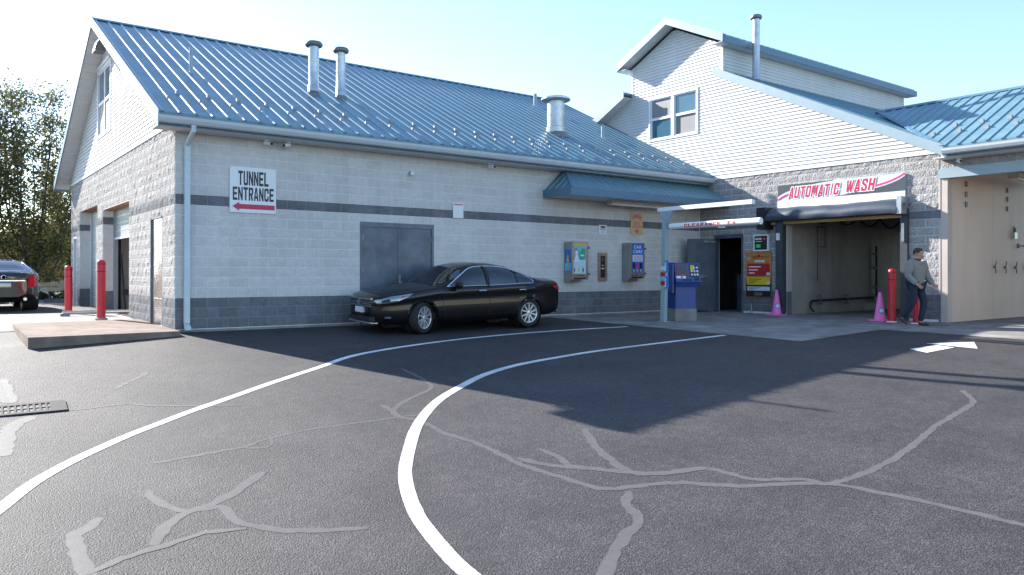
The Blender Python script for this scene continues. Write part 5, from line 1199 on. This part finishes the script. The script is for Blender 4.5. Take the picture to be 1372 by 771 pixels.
def build_car(root, paint, rear_lamp='wrap', steer=0.0):
    S = CarShape
    def ws_y(x): return section(x)[12][0]*.86-.02
    body = MB(); body.smooth = True
    vs = []; idx = {}
    for i, P in enumerate(SECS):
        for j in range(NS):
            vs.append((XS[i], P[j][0], P[j][1]))
    off = len(vs)
    for i, P in enumerate(SECS):
        for j in range(NS): vs.append((XS[i], -P[j][0], P[j][1]))
    fs = []
    for i in range(len(XS)-1):
        for j in range(NS-1):
            cx = (XS[i]+XS[i+1])/2; y = (SECS[i][j][0]+SECS[i+1][j+1][0])/2; z = (SECS[i][j][1]+SECS[i+1][j+1][1]+SECS[i][j+1][1]+SECS[i+1][j][1])/4
            if j >= 12 and any(inpoly(cx, z, Wn) for Wn in (WIN1, WIN2, WIN3)) and y > .45: continue
            if j >= 13 and 1.34 < cx < 2.02 and y < ws_y(cx): continue
            if j >= 13 and 3.42 < cx < 4.08 and y < ws_y(cx)-.02: continue
            if y > .55 and any((cx-a)**2+(z-b)**2 < AR**2 for a, b in WH): continue
            fs.append((i*NS+j, (i+1)*NS+j, (i+1)*NS+j+1, i*NS+j+1)); fs.append(tuple(off+q for q in (i*NS+j+1, (i+1)*NS+j+1, (i+1)*NS+j, i*NS+j)))
    fs.append(tuple(range(NS))+tuple(off+j for j in range(NS-1, -1, -1)))
    b = (len(XS)-1)*NS; fs.append(tuple(b+j for j in range(NS-1, -1, -1))+tuple(off+b+j for j in range(NS)))
    body.add(vs, fs); bo = body.build('body', paint, root)
    def side_patch(poly, name, m, eps=.004, s=-1, grow=0.0, step=.035):
        x0 = min(p[0] for p in poly); x1 = max(p[0] for p in poly); mb = MB(); mb.smooth = True; cols = []
        n = max(2, int((x1-x0)/step))
        for i in range(n+1):
            x = x0+(x1-x0)*i/n; x = min(max(x, x0+.001), x1-.001); zs = []
            for k in range(len(poly)):
                (a, c), (e, f) = poly[k], poly[(k+1) % len(poly)]
                if (a <= x < e) or (e <= x < a): zs.append(c+(f-c)*(x-a)/(e-a))
            if len(zs) >= 2: cols.append((x, min(zs)-grow, max(zs)+grow))
        m_ = 6; V = []
        for (x, za, zb) in cols:
            for k in range(m_+1):
                z = za+(zb-za)*k/m_; V.append((x, s*(side_y(x, z)+eps), z))
        mb.add(V, [(i*(m_+1)+k, (i+1)*(m_+1)+k, (i+1)*(m_+1)+k+1, i*(m_+1)+k+1) for i in range(len(cols)-1) for k in range(m_)])
        return mb.build(name, m, root)
    def side_line(pts, w, name, m, s=-1, eps=.008):
        P = catmull(pts, .06); mb = MB(); mb.smooth = True; mb.tube([(p.x, s*(side_y(p.x, p.y)+eps), p.y) for p in P], w, 6); return mb.build(name, m, root)
    for s in (-1, 1):
        side_patch(WIN1, 'front_window', 'car_glass', s=s, grow=.012); side_patch(WIN2, 'rear_window', 'car_glass', s=s, grow=.012); side_patch(WIN3, 'quarter_window', 'car_glass', s=s, grow=.012)
        side_line([(1.56, .965), (1.85, 1.125), (2.10, 1.27), (2.30, 1.352), (2.6, 1.388), (3.0, 1.378), (3.3, 1.335), (3.6, 1.24), (3.80, 1.14), (3.88, 1.06), (3.86, 1.015)], .012, 'window_trim', 'chrome', s)
        side_line([(1.56, .965), (2.2, .972), (2.9, .982), (3.5, 1.003), (3.86, 1.012)], .010, 'window_trim', 'chrome', s)
        side_line([(2.63, .975), (2.63, 1.375)], .030, 'pillar', 'plastic_dark', s, .0); side_line([(3.44, 1.01), (3.44, 1.29)], .013, 'pillar', 'plastic_dark', s, .003)
        for x in (2.33, 3.42): side_line([(x, .865), (x+.09, .872), (x+.19, .87)], .014, 'door_handle', 'chrome', s, .022)
        for P in ([(1.55, .955), (1.46, .7), (1.48, .42), (1.60, .30)], [(2.63, .965), (2.64, .6), (2.64, .30)], [(3.74, .98), (3.62, .78), (3.38, .52), (3.30, .32)]): side_line(P, .005, 'door_seam', 'plastic_dark', s, .0)
        side_line([(1.38, .29), (2.3, .275), (3.36, .29)], .018, 'side_sill_trim', 'plastic_dark', s, .006)
        mb = MB(); mb.smooth = True; mb.lathe([(.03, -.06), (.10, -.04), (.105, .03), (.07, .07), (.01, .08)], 12, (0, 0, 0), 'x')
        mb.v = [(1.78+x*.9, s*(.985+abs(y)*.0)+y, 1.0+z*.75) for x, y, z in mb.v]; mb.build('door_mirror', paint, root)
        mb = MB(); mb.tube([(1.78, s*.86, .97), (1.78, s*.97, .99)], .025, 6); mb.build('mirror_arm', 'plastic_dark', root)
        # head lamp wraps the front corner
        side_patch([(.06, .625), (.03, .70), (.28, .785), (.74, .845), (.64, .78), (.38, .675)], 'headlight', 'lamp_clear', eps=.010, s=s, step=.025); side_patch([(.46, .735), (.50, .79), (.60, .805), (.55, .765)], 'marker_lamp', 'lamp_red', eps=.013, s=s, step=.02); side_patch([(.11, .655), (.12, .70), (.25, .735), (.27, .68)], 'headlight_lens', 'black', eps=.0125, s=s, step=.02)
        side_patch([(.17, .335), (.17, .375), (.28, .38), (.29, .34)], 'fog_lamp', 'lamp_clear', eps=.008, s=s, step=.02)
        side_patch([(.06, .245), (.06, .27), (.5, .24), (.62, .22), (.62, .20)], 'lower_lip', 'galv', eps=.012, s=s)
        if rear_lamp == 'wrap': side_patch([(4.46, .93), (4.52, .96), (4.80, .93), (4.84, .80), (4.70, .815)], 'tail_light', 'lamp_red', eps=.010, s=s, step=.025)
        else:
            side_patch([(4.70, .68), (4.66, 1.0), (4.84, .96), (4.85, .66)], 'tail_light', 'lamp_red', eps=.012, s=s, step=.02)
            mb = MB(); mb.hexa([(4.845, s*.55, .66), (4.875, s*.55, .66), (4.84, s*.70, .66), (4.82, s*.70, .66)], [(4.80, s*.60, .99), (4.835, s*.60, .99), (4.79, s*.72, .97), (4.77, s*.72, .97)]); mb.build('tail_light', 'lamp_red', root)
        for (a, bz) in WH:      # wheel well and arch lip
            mb = MB(); mb.smooth = True; mb.lathe([(AR+.015, 0), (AR+.015, .36)], 28, (a, s*.50 if s > 0 else -.86, bz), 'y', caps=False); mb.lathe([(.01, 0), (AR+.015, 0)], 28, (a, s*.50, bz), 'y', caps=False); mb.build('wheel_well', 'plastic_dark', root)
            P = []
            for k in range(25):
                an = R(-12)+R(204)*k/24; x = a+(AR+.004)*math.cos(an); z = bz+(AR+.004)*math.sin(an)
                if z > S.bot(x)+.02: P.append((x, s*(side_y(x, z)+.0), z))
            mb = MB(); mb.smooth = True; mb.tube(P, .020, 6); mb.build('arch_lip', paint, root)
    def top_patch(x0, x1, fw, name, m, eps=.004):
        mb = MB(); mb.smooth = True; V = []; nx_, ny = 14, 12
        for i in range(nx_+1):
            x = x0+(x1-x0)*i/nx_; yw = fw(x)
            for k in range(ny+1): y = -yw+2*yw*k/ny; V.append((x, y, top_z(x, y)+eps))
        mb.add(V, [(i*(ny+1)+k, (i+1)*(ny+1)+k, (i+1)*(ny+1)+k+1, i*(ny+1)+k+1) for i in range(nx_) for k in range(ny)]); return mb.build(name, m, root)
    top_patch(1.31, 2.05, lambda x: ws_y(x)+.015, 'windshield', 'car_glass_front'); top_patch(3.39, 4.10, lambda x: ws_y(x)-.005, 'rear_windscreen', 'car_glass')
    # nose: grille, badge, plate, intake
    def nose(y, e=.0):
        lo, hi = 0.0, .6
        for _ in range(30):
            m_ = (lo+hi)/2
            if S.wid(m_) > abs(y): hi = m_
            else: lo = m_
        return lo-e
    def nose_patch(y0, y1, z0, z1, name, m, e, zc=0.0, n=12):
        mb = MB(); V = []
        for k in range(n+1):
            y = y0+(y1-y0)*k/n; V += [(nose(y, e)-.02, y, z0+zc*y*y), (nose(y, e)-.02, y, z1+zc*y*y*.6), (nose(y, e)+.05, y, z1+zc*y*y*.6), (nose(y, e)+.05, y, z0+zc*y*y)]
        F_ = [(4*k+a, 4*k+(a+1) % 4, 4*k+4+(a+1) % 4, 4*k+4+a) for k in range(n) for a in range(4)]+[(0, 1, 2, 3), (4*n+3, 4*n+2, 4*n+1, 4*n)]
        mb.add(V, F_); return mb.build(name, m, root)
    nose_patch(-.46, .46, .57, .725, 'grille', 'plastic_dark', .004); 
    for (z0, z1) in ((.70, .735), (.645, .657), (.61, .622), (.565, .585)): nose_patch(-.47, .47, z0, z1, 'grille_bar', 'chrome', .016)
    nose_patch(-.55, .55, .27, .36, 'lower_intake', 'plastic_dark', .004); nose_patch(-.60, .60, .225, .25, 'lower_lip', 'galv', .02)
    nose_patch(-.17, .17, .43, .545, 'number_plate', 'plate', .026)
    mb = MB(); mb.smooth = True; mb.lathe([(.052, -.005), (.062, -.012), (.062, -.02), (.052, -.02)], 18, (-.028, 0, .655), 'x', caps=False)
    mb.box(-.046, -.036, -.032, -.020, .618, .693); mb.box(-.046, -.036, .020, .032, .618, .693); mb.box(-.046, -.036, -.020, .020, .648, .661); mb.build('badge', 'chrome', root)
    # tail: plate, bumper strip, exhaust, boot line
    mb = MB(); mb.box(4.868, 4.885, -.17, .17, .66, .80); pl = mb.build('number_plate', 'plate', root)
    mb = MB(); mb.box(4.8855, 4.888, -.17, .17, .765, .80); mb.build('plate_band', 'plate_blue', pl); mb = MB(); mb.box(4.8855, 4.888, -.17, .17, .66, .685); mb.build('plate_band', 'plate_yellow', pl)
    mb = MB(); mb.box(4.83, 4.872, -.50, .50, .82, .85); mb.build('boot_chrome', 'chrome', root)
    mb = MB(); mb.smooth = True; mb.lathe([(.055, 0), (.06, .015), (.045, .02), (.045, .0)], 16, (4.872, 0, .93), 'x'); mb.build('rear_badge', 'chrome', root)
    for s in (-1, 1): mb = MB(); mb.smooth = True; mb.lathe([(.045, 0), (.045, .10)], 12, (4.77, s*.50, .33), 'x'); mb.build('exhaust', 'chrome', root)
    # inside
    mb = MB(); mb.box(.9, 4.3, -.78, .78, .30, .42); mb.build('floor', 'plastic_dark', root)
    mb = MB(); mb.hexa([(1.15, -.74, .5), (1.75, -.74, .5), (1.75, .74, .5), (1.15, .74, .5)], [(1.25, -.72, .90), (1.66, -.72, .93), (1.66, .72, .93), (1.25, .72, .90)]); mb.build('dashboard', 'plastic_dark', root)
    mb = MB(); mb.smooth = True; P = [(1.80+.04*math.sin(2*math.pi*k/16), .37+.18*math.cos(2*math.pi*k/16), .90+.17*math.sin(2*math.pi*k/16)) for k in range(17)]; mb.tube(P, .016, 6, caps=False); mb.build('steering_wheel', 'plastic_dark', root)
    for (x, ys) in ((2.05, (-.37, .37)), (2.88, (-.40, .40))):
        for y in ys:
            mb = MB(); mb.box(x, x+.5, y-.25, y+.25, .42, .60); mb.hexa([(x+.40, y-.24, .55), (x+.58, y-.24, .55), (x+.58, y+.24, .55), (x+.40, y+.24, .55)], [(x+.58, y-.20, 1.08), (x+.68, y-.20, 1.08), (x+.68, y+.20, 1.08), (x+.58, y+.20, 1.08)]); st = mb.build('seat', 'seat', root)
            mb = MB(); mb.hexa([(x+.60, y-.12, 1.11), (x+.70, y-.12, 1.11), (x+.70, y+.12, 1.11), (x+.60, y+.12, 1.11)], [(x+.63, y-.10, 1.28), (x+.71, y-.10, 1.28), (x+.71, y+.10, 1.28), (x+.63, y+.10, 1.28)]); mb.build('headrest', 'seat', st)
    # wheels
    for (a, bz) in WH:
        for s in (-1, 1):
            wh = bpy.data.objects.new('wheel', None); COL.objects.link(wh); wh.parent = root; wh.empty_display_size = .1; wh.location = (a, s*.79, bz)
            wh.rotation_euler = (0, 0, steer if a < 2 else 0)
            mb = MB(); mb.smooth = True; o = s
            mb.lathe([(.235, o*.085), (.25, o*.105), (.30, o*.108), (.325, o*.085), (.333, o*.05), (.333, -o*.06), (.32, -o*.10), (.24, -o*.11)], 32, axis='y', caps=False); mb.build('tyre', 'rubber', wh)
            mb = MB(); mb.smooth = True; mb.lathe([(.236, o*.084), (.226, o*.095), (.214, o*.09), (.205, o*.05), (.20, -o*.1)], 32, axis='y', caps=False); rm = mb.build('rim', 'rim', wh)
            mb = MB(); mb.lathe([(.20, o*.02), (.002, o*.02)], 24, axis='y', caps=False); mb.build('brake_disc', 'rim_dark', wh)
            mb = MB(); mb.smooth = True; mb.lathe([(.055, o*.05), (.055, o*.078), (.04, o*.088), (.003, o*.09)], 16, axis='y', caps=False); mb.build('hub_cap', 'rim', wh)
            mb = MB()
            for k in range(10):
                an = 2*math.pi*(k//2)/5+(.19 if k % 2 else -.19)+.3; a2 = 2*math.pi*(k//2)/5+(.30 if k % 2 else -.30)+.3
                d1 = Vector((math.sin(an), 0, math.cos(an))); d2 = Vector((math.sin(a2), 0, math.cos(a2))); q1 = Vector((d1.z, 0, -d1.x)); q2 = Vector((d2.z, 0, -d2.x))
                p1, p2 = d1*.04, d2*.222
                mb.hexa([p1-q1*.016+Vector((0, o*.045, 0)), p1+q1*.016+Vector((0, o*.045, 0)), p1+q1*.014+Vector((0, o*.083, 0)), p1-q1*.014+Vector((0, o*.083, 0))], [p2-q2*.02+Vector((0, o*.05, 0)), p2+q2*.02+Vector((0, o*.05, 0)), p2+q2*.016+Vector((0, o*.089, 0)), p2-q2*.016+Vector((0, o*.089, 0))])
            mb.build('spokes', 'rim', wh)
    return root
# front of the model is at local x = 0, facing -x
def place_car(name, label, x, y, rz, z, paint, tail, steer, pitch=0, roll=0):
    t = thing(name, label, 'car', (x, y, z), rz); t.rotation_euler = (roll, pitch, rz); return build_car(t, paint, tail, steer)
z1 = gz(4.35, -1.2); z2_ = gz(7.13, -1.2)
ncar = place_car('parked_car', 'black four-door sedan parked along the block wall', 3.36, -1.17, 0, gz(5.8, -1.95)+.02, 'car_black', 'wrap', 0.42, pitch=-math.atan((gz(7.13,-1.9)-gz(4.35,-1.9))/2.78)*1.0, roll=R(2.2))
lc = place_car('parked_car', 'dark sedan seen from behind, cut off by the left edge', -2.20, 13.95, -math.pi/2, .055, 'car_dark2', 'tall', 0)
pc = place_car('parked_car', 'pale blue car down the slope behind the dark sedan', -0.5, 24.2, math.pi*.42, gz(-1, 22)-.05, 'car_pale', 'wrap', 0)

# ================================================================== person
def skin_mesh(name, V, E, Rd, m, parent, sub=2, root=0):
    me = bpy.data.meshes.new(name); me.from_pydata([tuple(v) for v in V], E, []); ob = bpy.data.objects.new(name, me); COL.objects.link(ob)
    md = ob.modifiers.new('skin', 'SKIN'); md.use_smooth_shade = True
    for i, r in enumerate(Rd):
        sv = me.skin_vertices[0].data[i]; sv.radius = r if isinstance(r, tuple) else (r, r); sv.use_root = (i == root)
    sb_ = ob.modifiers.new('sub', 'SUBSURF'); sb_.levels = sub; sb_.render_levels = sub
    dg = bpy.context.evaluated_depsgraph_get(); dg.update(); nm = bpy.data.meshes.new_from_object(ob.evaluated_get(dg)); nm.materials.clear(); nm.materials.append(M[m])
    nm.polygons.foreach_set('use_smooth', [True]*len(nm.polygons))
    bpy.data.objects.remove(ob); bpy.data.meshes.remove(me)
    return link(name, nm, parent)
# local frame: +x is forward (walking direction), +y his left, z up
px_, py_ = 14.40, -7.25
person = thing('person', 'person in grey jacket and jeans walking right past the bollards', 'person', (px_, py_, gz(px_, py_)+.006), -math.pi/2+R(-6))
HIP = Vector((0, 0, .97))
J = dict(pel=(0, 0, .98), wa=(.0, 0, 1.12), ch=(.0, 0, 1.33), nk=(.02, 0, 1.50), nk2=(.035, 0, 1.57), hd=(.055, 0, 1.665), tp=(.05, 0, 1.77),
         hr=(0, -.10, .93), kr=(-.02, -.11, .50), ar=(-.30, -.10, .17), tr=(-.20, -.10, .035),       # right leg trails, heel up
         hl=(.0, .10, .93), kl=(.12, .10, .52), al=(.03, .10, .09), tl=(.20, .12, .035),              # left leg carries the weight
         sr=(.0, -.20, 1.43), er=(-.06, -.26, 1.16), wr=(.14, -.24, .97), sl=(.02, .20, 1.43), el=(.08, .25, 1.15), wl=(.26, .20, .96))
J = {k: Vector(v) for k, v in J.items()}
def skel(keys, edges): return [J[k] for k in keys], [(keys.index(a), keys.index(b)) for a, b in edges]
def fingers(wk, direc, side):
    """palm + four fingers + thumb as chains from the wrist"""
    w = J[wk]; d = direc.normalized(); up = Vector((0, side, 0)); n = d.cross(up).normalized(); V = []; E = []; Rr = []
    palm = w+d*.07; V += [palm]; E += [(-1, 0)]; Rr += [(.022, .036)]
    for i, (o, ln) in enumerate(((-.030, .075), (-.010, .085), (.010, .08), (.028, .062))):
        b = palm+n*o+d*.025; m_ = b+d*ln*.55; e = m_+(d*.8+up*-.6)*ln*.5; k = len(V); V += [b, m_, e]; E += [(0, k), (k, k+1), (k+1, k+2)]; Rr += [.010, .009, .007]
    b = w+d*.03+n*-.035; m_ = b+(d*.7-n*.7)*.04; k = len(V); V += [b, m_, m_+d*.03]; E += [(0, k), (k, k+1), (k+1, k+2)]; Rr += [.012, .010, .008]
    return V, E, Rr
K = ['pel','wa','ch','nk','nk2','hd','tp','hr','kr','ar','tr','hl','kl','al','tl','sr','er','wr','sl','el','wl']
V, E = skel(K, [('pel','wa'),('wa','ch'),('ch','nk'),('nk','nk2'),('nk2','hd'),('hd','tp'),('pel','hr'),('hr','kr'),('kr','ar'),('ar','tr'),('pel','hl'),('hl','kl'),('kl','al'),('al','tl'),('ch','sr'),('sr','er'),('er','wr'),('ch','sl'),('sl','el'),('el','wl')])
Rd = [(.13,.10),(.12,.09),(.13,.10),.065,.058,(.082,.10),(.055,.065),.08,.055,.038,.03,.08,.055,.038,.03,.045,.040,.030,.045,.040,.030]
for wk, d, s in (('wr', Vector((.75, .05, -.55)), -1), ('wl', Vector((.85, -.1, -.45)), 1)):
    fv, fe, fr_ = fingers(wk, d, s); o = len(V); V += fv; E += [(K.index(wk) if a == -1 else a+o, b+o) for a, b in fe]; Rd += fr_
# nose and chin
o = len(V); V += [J['hd']+Vector((.085, 0, -.055)), J['hd']+Vector((.112, 0, .0))]; E += [(K.index('hd'), o), (K.index('hd'), o+1)]; Rd += [.030, .016]
skin_mesh('body', V, E, Rd, 'skin', person)
K2 = ['pel','hr','kr','ar','hl','kl','al']; V, E = skel(K2, [('pel','hr'),('hr','kr'),('kr','ar'),('pel','hl'),('hl','kl'),('kl','al')])
skin_mesh('jeans', V, E, [(.155,.12),.108,.080,.066,.108,.080,.066], 'jeans', person)
V = [Vector((0,0,.87)), J['wa'], J['ch'], Vector((.01,0,1.455)), J['sr']+Vector((0,0,.0)), J['er'], J['wr']+Vector((.02,0,-.015)), J['sl'], J['el'], J['wl']+Vector((.02,0,-.01))]
skin_mesh('jacket', V, [(0,1),(1,2),(2,3),(2,4),(4,5),(5,6),(2,7),(7,8),(8,9)], [(.185,.165),(.180,.165),(.185,.165),(.115,.11),.122,.086,.064,.122,.086,.064], 'jacket', person, root=2)
skin_mesh('jacket_hem', [Vector((0,0,.875)), Vector((0,0,.94)), Vector((0,0,1.02))], [(0,1),(1,2)], [(.160,.148),(.178,.162),(.183,.167)], 'jacket_dark', person)
skin_mesh('jacket_yoke', [Vector((-.03,0,1.40)), Vector((-.02,0,1.46)), Vector((.0,0,1.51))], [(0,1),(1,2)], [(.215,.150),(.205,.140),(.11,.09)], 'jacket_dark', person)
skin_mesh('collar', [Vector((.02,0,1.49)), Vector((.035,0,1.565))], [(0,1)], [.098,.090], 'jacket_dark', person)
for (a, t_, d) in (('ar','tr',Vector((.12,0,-.13))), ('al','tl',Vector((.18,.01,-.02)))):
    A_ = J[a]; H = A_+Vector((-.05, 0, -.03 if a == 'al' else .03)); T_ = J[t_]
    skin_mesh('shoe', [H+Vector((0,0,-.005)), (H+T_)/2+Vector((0,0,-.0)), T_+Vector((.03,0,.006))], [(0,1),(1,2)], [.046,.048,.036], 'shoe', person)
mb = MB(); mb.smooth = True; vs = []; fs = []; n, m_ = 16, 9
for j in range(m_+1):
    th = math.pi*.62*j/m_
    for k in range(n):
        an = 2*math.pi*k/n; r = math.sin(th); vs.append((.035+.108*r*math.cos(an)*(1.0)-.012, .088*r*math.sin(an), 1.685+.115*math.cos(th)+(.04 if math.cos(an) > .3 and th > 1.0 else 0)))
for j in range(m_):
    for k in range(n): fs.append((j*n+k, j*n+(k+1) % n, (j+1)*n+(k+1) % n, (j+1)*n+k))
mb.add(vs, fs); mb.build('hair', 'hair', person)
for s in (-1, 1):
    mb = MB(); mb.smooth = True; mb.lathe([(.004, -.012), (.022, -.008), (.026, .0), (.012, .008)], 10, (.04, s*.086, 1.655), 'y'); mb.build('ear', 'skin', person)
    mb = MB(); mb.smooth = True; mb.lathe([(.003, -.01), (.011, -.004), (.012, .003), (.004, .01)], 8, (.135, s*.035, 1.675), 'x'); mb.build('eye', 'black', person)
mb = MB(); mb.box(.128, .142, -.025, .025, 1.602, 1.610); mb.build('mouth', 'pink_print', person)

# ================================================================== trees and far things
def leaf_cloud(mb, c, rad, n, size, squash=1.0):
    for _ in range(n):
        while True:
            p = Vector((random.uniform(-1,1), random.uniform(-1,1), random.uniform(-1,1)))
            if p.length < 1: break
        p = Vector((p.x*rad, p.y*rad, p.z*rad*squash))+Vector(c); s = size*random.uniform(.6, 1.4)
        a = Vector((random.gauss(0,1), random.gauss(0,1), random.gauss(0,1))).normalized(); b = a.cross(Vector((random.gauss(0,1), random.gauss(0,1), random.gauss(0,1)))).normalized()
        mb.add([p-a*s-b*s*.1, p+b*s*.45, p+a*s, p-b*s*.45], [(0,1,2,3)])
def tree(name, label, x, y, h, spread, nstem, leaves, lm, size=.09, upright=.6, zb=None, group='trees at the left'):
    zb = gz(x, y)-.1 if zb is None else zb; t = thing(name, label, 'tree', (x, y, zb), 0, group); tr = MB(); tr.smooth = True; cr = MB(); tips = []
    tr.tube([(0,0,0), (.05,0,h*.12), (0,.05,h*.22)], [h*.013, h*.011, h*.010], 8)
    for i in range(nstem):
        an = 2*math.pi*i/nstem+random.uniform(-.4,.4); out = spread*random.uniform(.35, 1.0); top = h*random.uniform(.72, 1.0); z0 = h*random.uniform(.08, .24)
        P = [Vector((0, 0, z0))]
        for k in range(1, 8):
            f = k/7; P.append(Vector((math.cos(an)*out*f**upright+random.uniform(-.1,.1), math.sin(an)*out*f**upright+random.uniform(-.1,.1), z0+(top-z0)*f)))
        tr.tube(P, [h*.0052*(1-.88*k/7)+.005 for k in range(8)], 6)
        for k in range(1, 8):
            for q in range(4):
                d = Vector((random.uniform(-1,1), random.uniform(-1,1), random.uniform(-.1,.9))).normalized()*random.uniform(.4, 1.0)*spread*.34; e = P[k]+d; tr.tube([P[k], P[k]+d*.5+Vector((0,0,.05)), e], [.012, .008, .004], 4, caps=False); tips += [P[k]+d*.6, e]
    per = max(1, leaves//len(tips))
    for p in tips: leaf_cloud(cr, p, spread*random.uniform(.11, .25), per, size, 1.25)
    tr.build('trunk', 'bark', t); cr.build('crown', lm, t); return t
tree('leafy_tree', 'tall airy green tree with many upright stems behind the dark sedan', .1, 27.5, 10.7, 2.7, 14, 23000, 'leaf_green', .080, zb=-1.3)
tree('leafy_tree', 'tall green tree cut off by the left frame edge behind the dark sedan', -2.9, 28.5, 11.3, 3.0, 13, 22000, 'leaf_green', .082, zb=-1.3)
tree('leafy_tree', 'smaller green tree between the tall trees and the white gable', 2.4, 30.5, 9.0, 2.0, 11, 14000, 'leaf_green', .075, zb=-1.3)
tree('autumn_tree', 'thin half bare tree with orange leaves beside the far building corner', 3.2, 34.0, 6.2, 1.9, 9, 3000, 'leaf_autumn', .07, zb=-1.3)
tree('autumn_tree', 'low bushy tree with brown and orange leaves beneath the tall trees', 1.0, 33.0, 4.6, 2.4, 9, 8000, 'leaf_autumn', .07, zb=-1.3)
t = thing('hedge', 'clipped dark green hedge below the timber rail at the left', 'hedge', (0.2, 25.6, gz(0, 25.6)))
mb = MB()
for k in range(60): leaf_cloud(mb, (-3.6+7.4*k/59, random.uniform(-.25,.25), random.uniform(.5, 1.25)), .34, 95, .07)
mb.build('leaves', 'leaf_hedge', t); mb = MB()
for k in range(16): mb.tube([(-3.4+.46*k, 0, -.1), (-3.4+.46*k+.1, .05, 1.2)], [.03, .015], 5)
mb.build('stems', 'bark', t)
t = thing('timber_rail', 'weathered timber guard rail above the hedge at the left', 'fence', (0.2, 26.6, gz(0, 26.6)))
for k in range(4):
    mb = MB(); mb.box(-3.8+2.4*k, -3.65+2.4*k, -.08, .08, 0, 2.0); mb.build('post', 'timber', t)
for z in (1.50, 1.72): mb = MB(); mb.box(-3.9, 4.2, -.14, -.081, z, z+.19); mb.build('rail', 'timber', t)
# far house
t = thing('far_house', 'white house with dark roof far behind the trees at the left', 'house', (4.0, 47.0, -1.4))
mb = MB(); mb.box(-6, 5, -3, 3, 0, 2.9); mb.add([(5, -3, 2.9), (5, 3, 2.9), (5, 0, 5.0), (-6, -3, 2.9), (-6, 3, 2.9), (-6, 0, 5.0)], [(0,1,2), (3,5,4)]); mb.build('wall', 'house_white', t)
mb = MB()
for s in (-1, 1): mb.hexa([(-6.3, s*3.4, 2.65), (5.3, s*3.4, 2.65), (5.3, 0, 5.05), (-6.3, 0, 5.05)], [(-6.3, s*3.4, 2.8), (5.3, s*3.4, 2.8), (5.3, 0, 5.2), (-6.3, 0, 5.2)])
mb.build('roof', 'house_roof', t)
for x in (-4.2, -1.8, .6, 3.0):
    mb = MB(); mb.box(x-.55, x+.55, -3.06, -2.99, .9, 2.2); f = mb.build('window', 'trim_white', t); mb = MB(); mb.box(x-.45, x+.45, -3.075, -3.061, 1.0, 2.1); mb.build('pane', 'window_glass', f)
t = thing('far_house', 'pale house whose roof shows between branches by the far corner', 'house', (9.5, 62.0, -1.4))
mb = MB(); mb.box(-6, 4, -4, 4, 0, 4.6); mb.build('wall', 'house_white', t); mb = MB()
for s in (-1, 1): mb.hexa([(-6.4, s*4.5, 4.4), (4.4, s*4.5, 4.4), (4.4, 0, 6.8), (-6.4, 0, 6.8)], [(-6.4, s*4.5, 4.55), (4.4, s*4.5, 4.55), (4.4, 0, 6.95), (-6.4, 0, 6.95)])
mb.build('roof', 'house_roof', t)
for x in (-4, -1.3, 1.4):
    mb = MB(); mb.box(x-.6, x+.6, -4.06, -3.99, 1.6, 3.1); f = mb.build('window', 'trim_white', t); mb = MB(); mb.box(x-.5, x+.5, -4.075, -4.061, 1.7, 3.0); mb.build('pane', 'window_glass', f)
# tree line that closes the horizon behind the houses, one far mass
mb = MB()
for k in range(260): leaf_cloud(mb, (-40+100*k/259, 95+random.uniform(-4,4), random.uniform(0, 6)), 2.4, 26, .55)
tag(mb.build('far_woodland', 'leaf_hedge'), 'far line of dark trees on the horizon', 'woodland', kind='stuff')
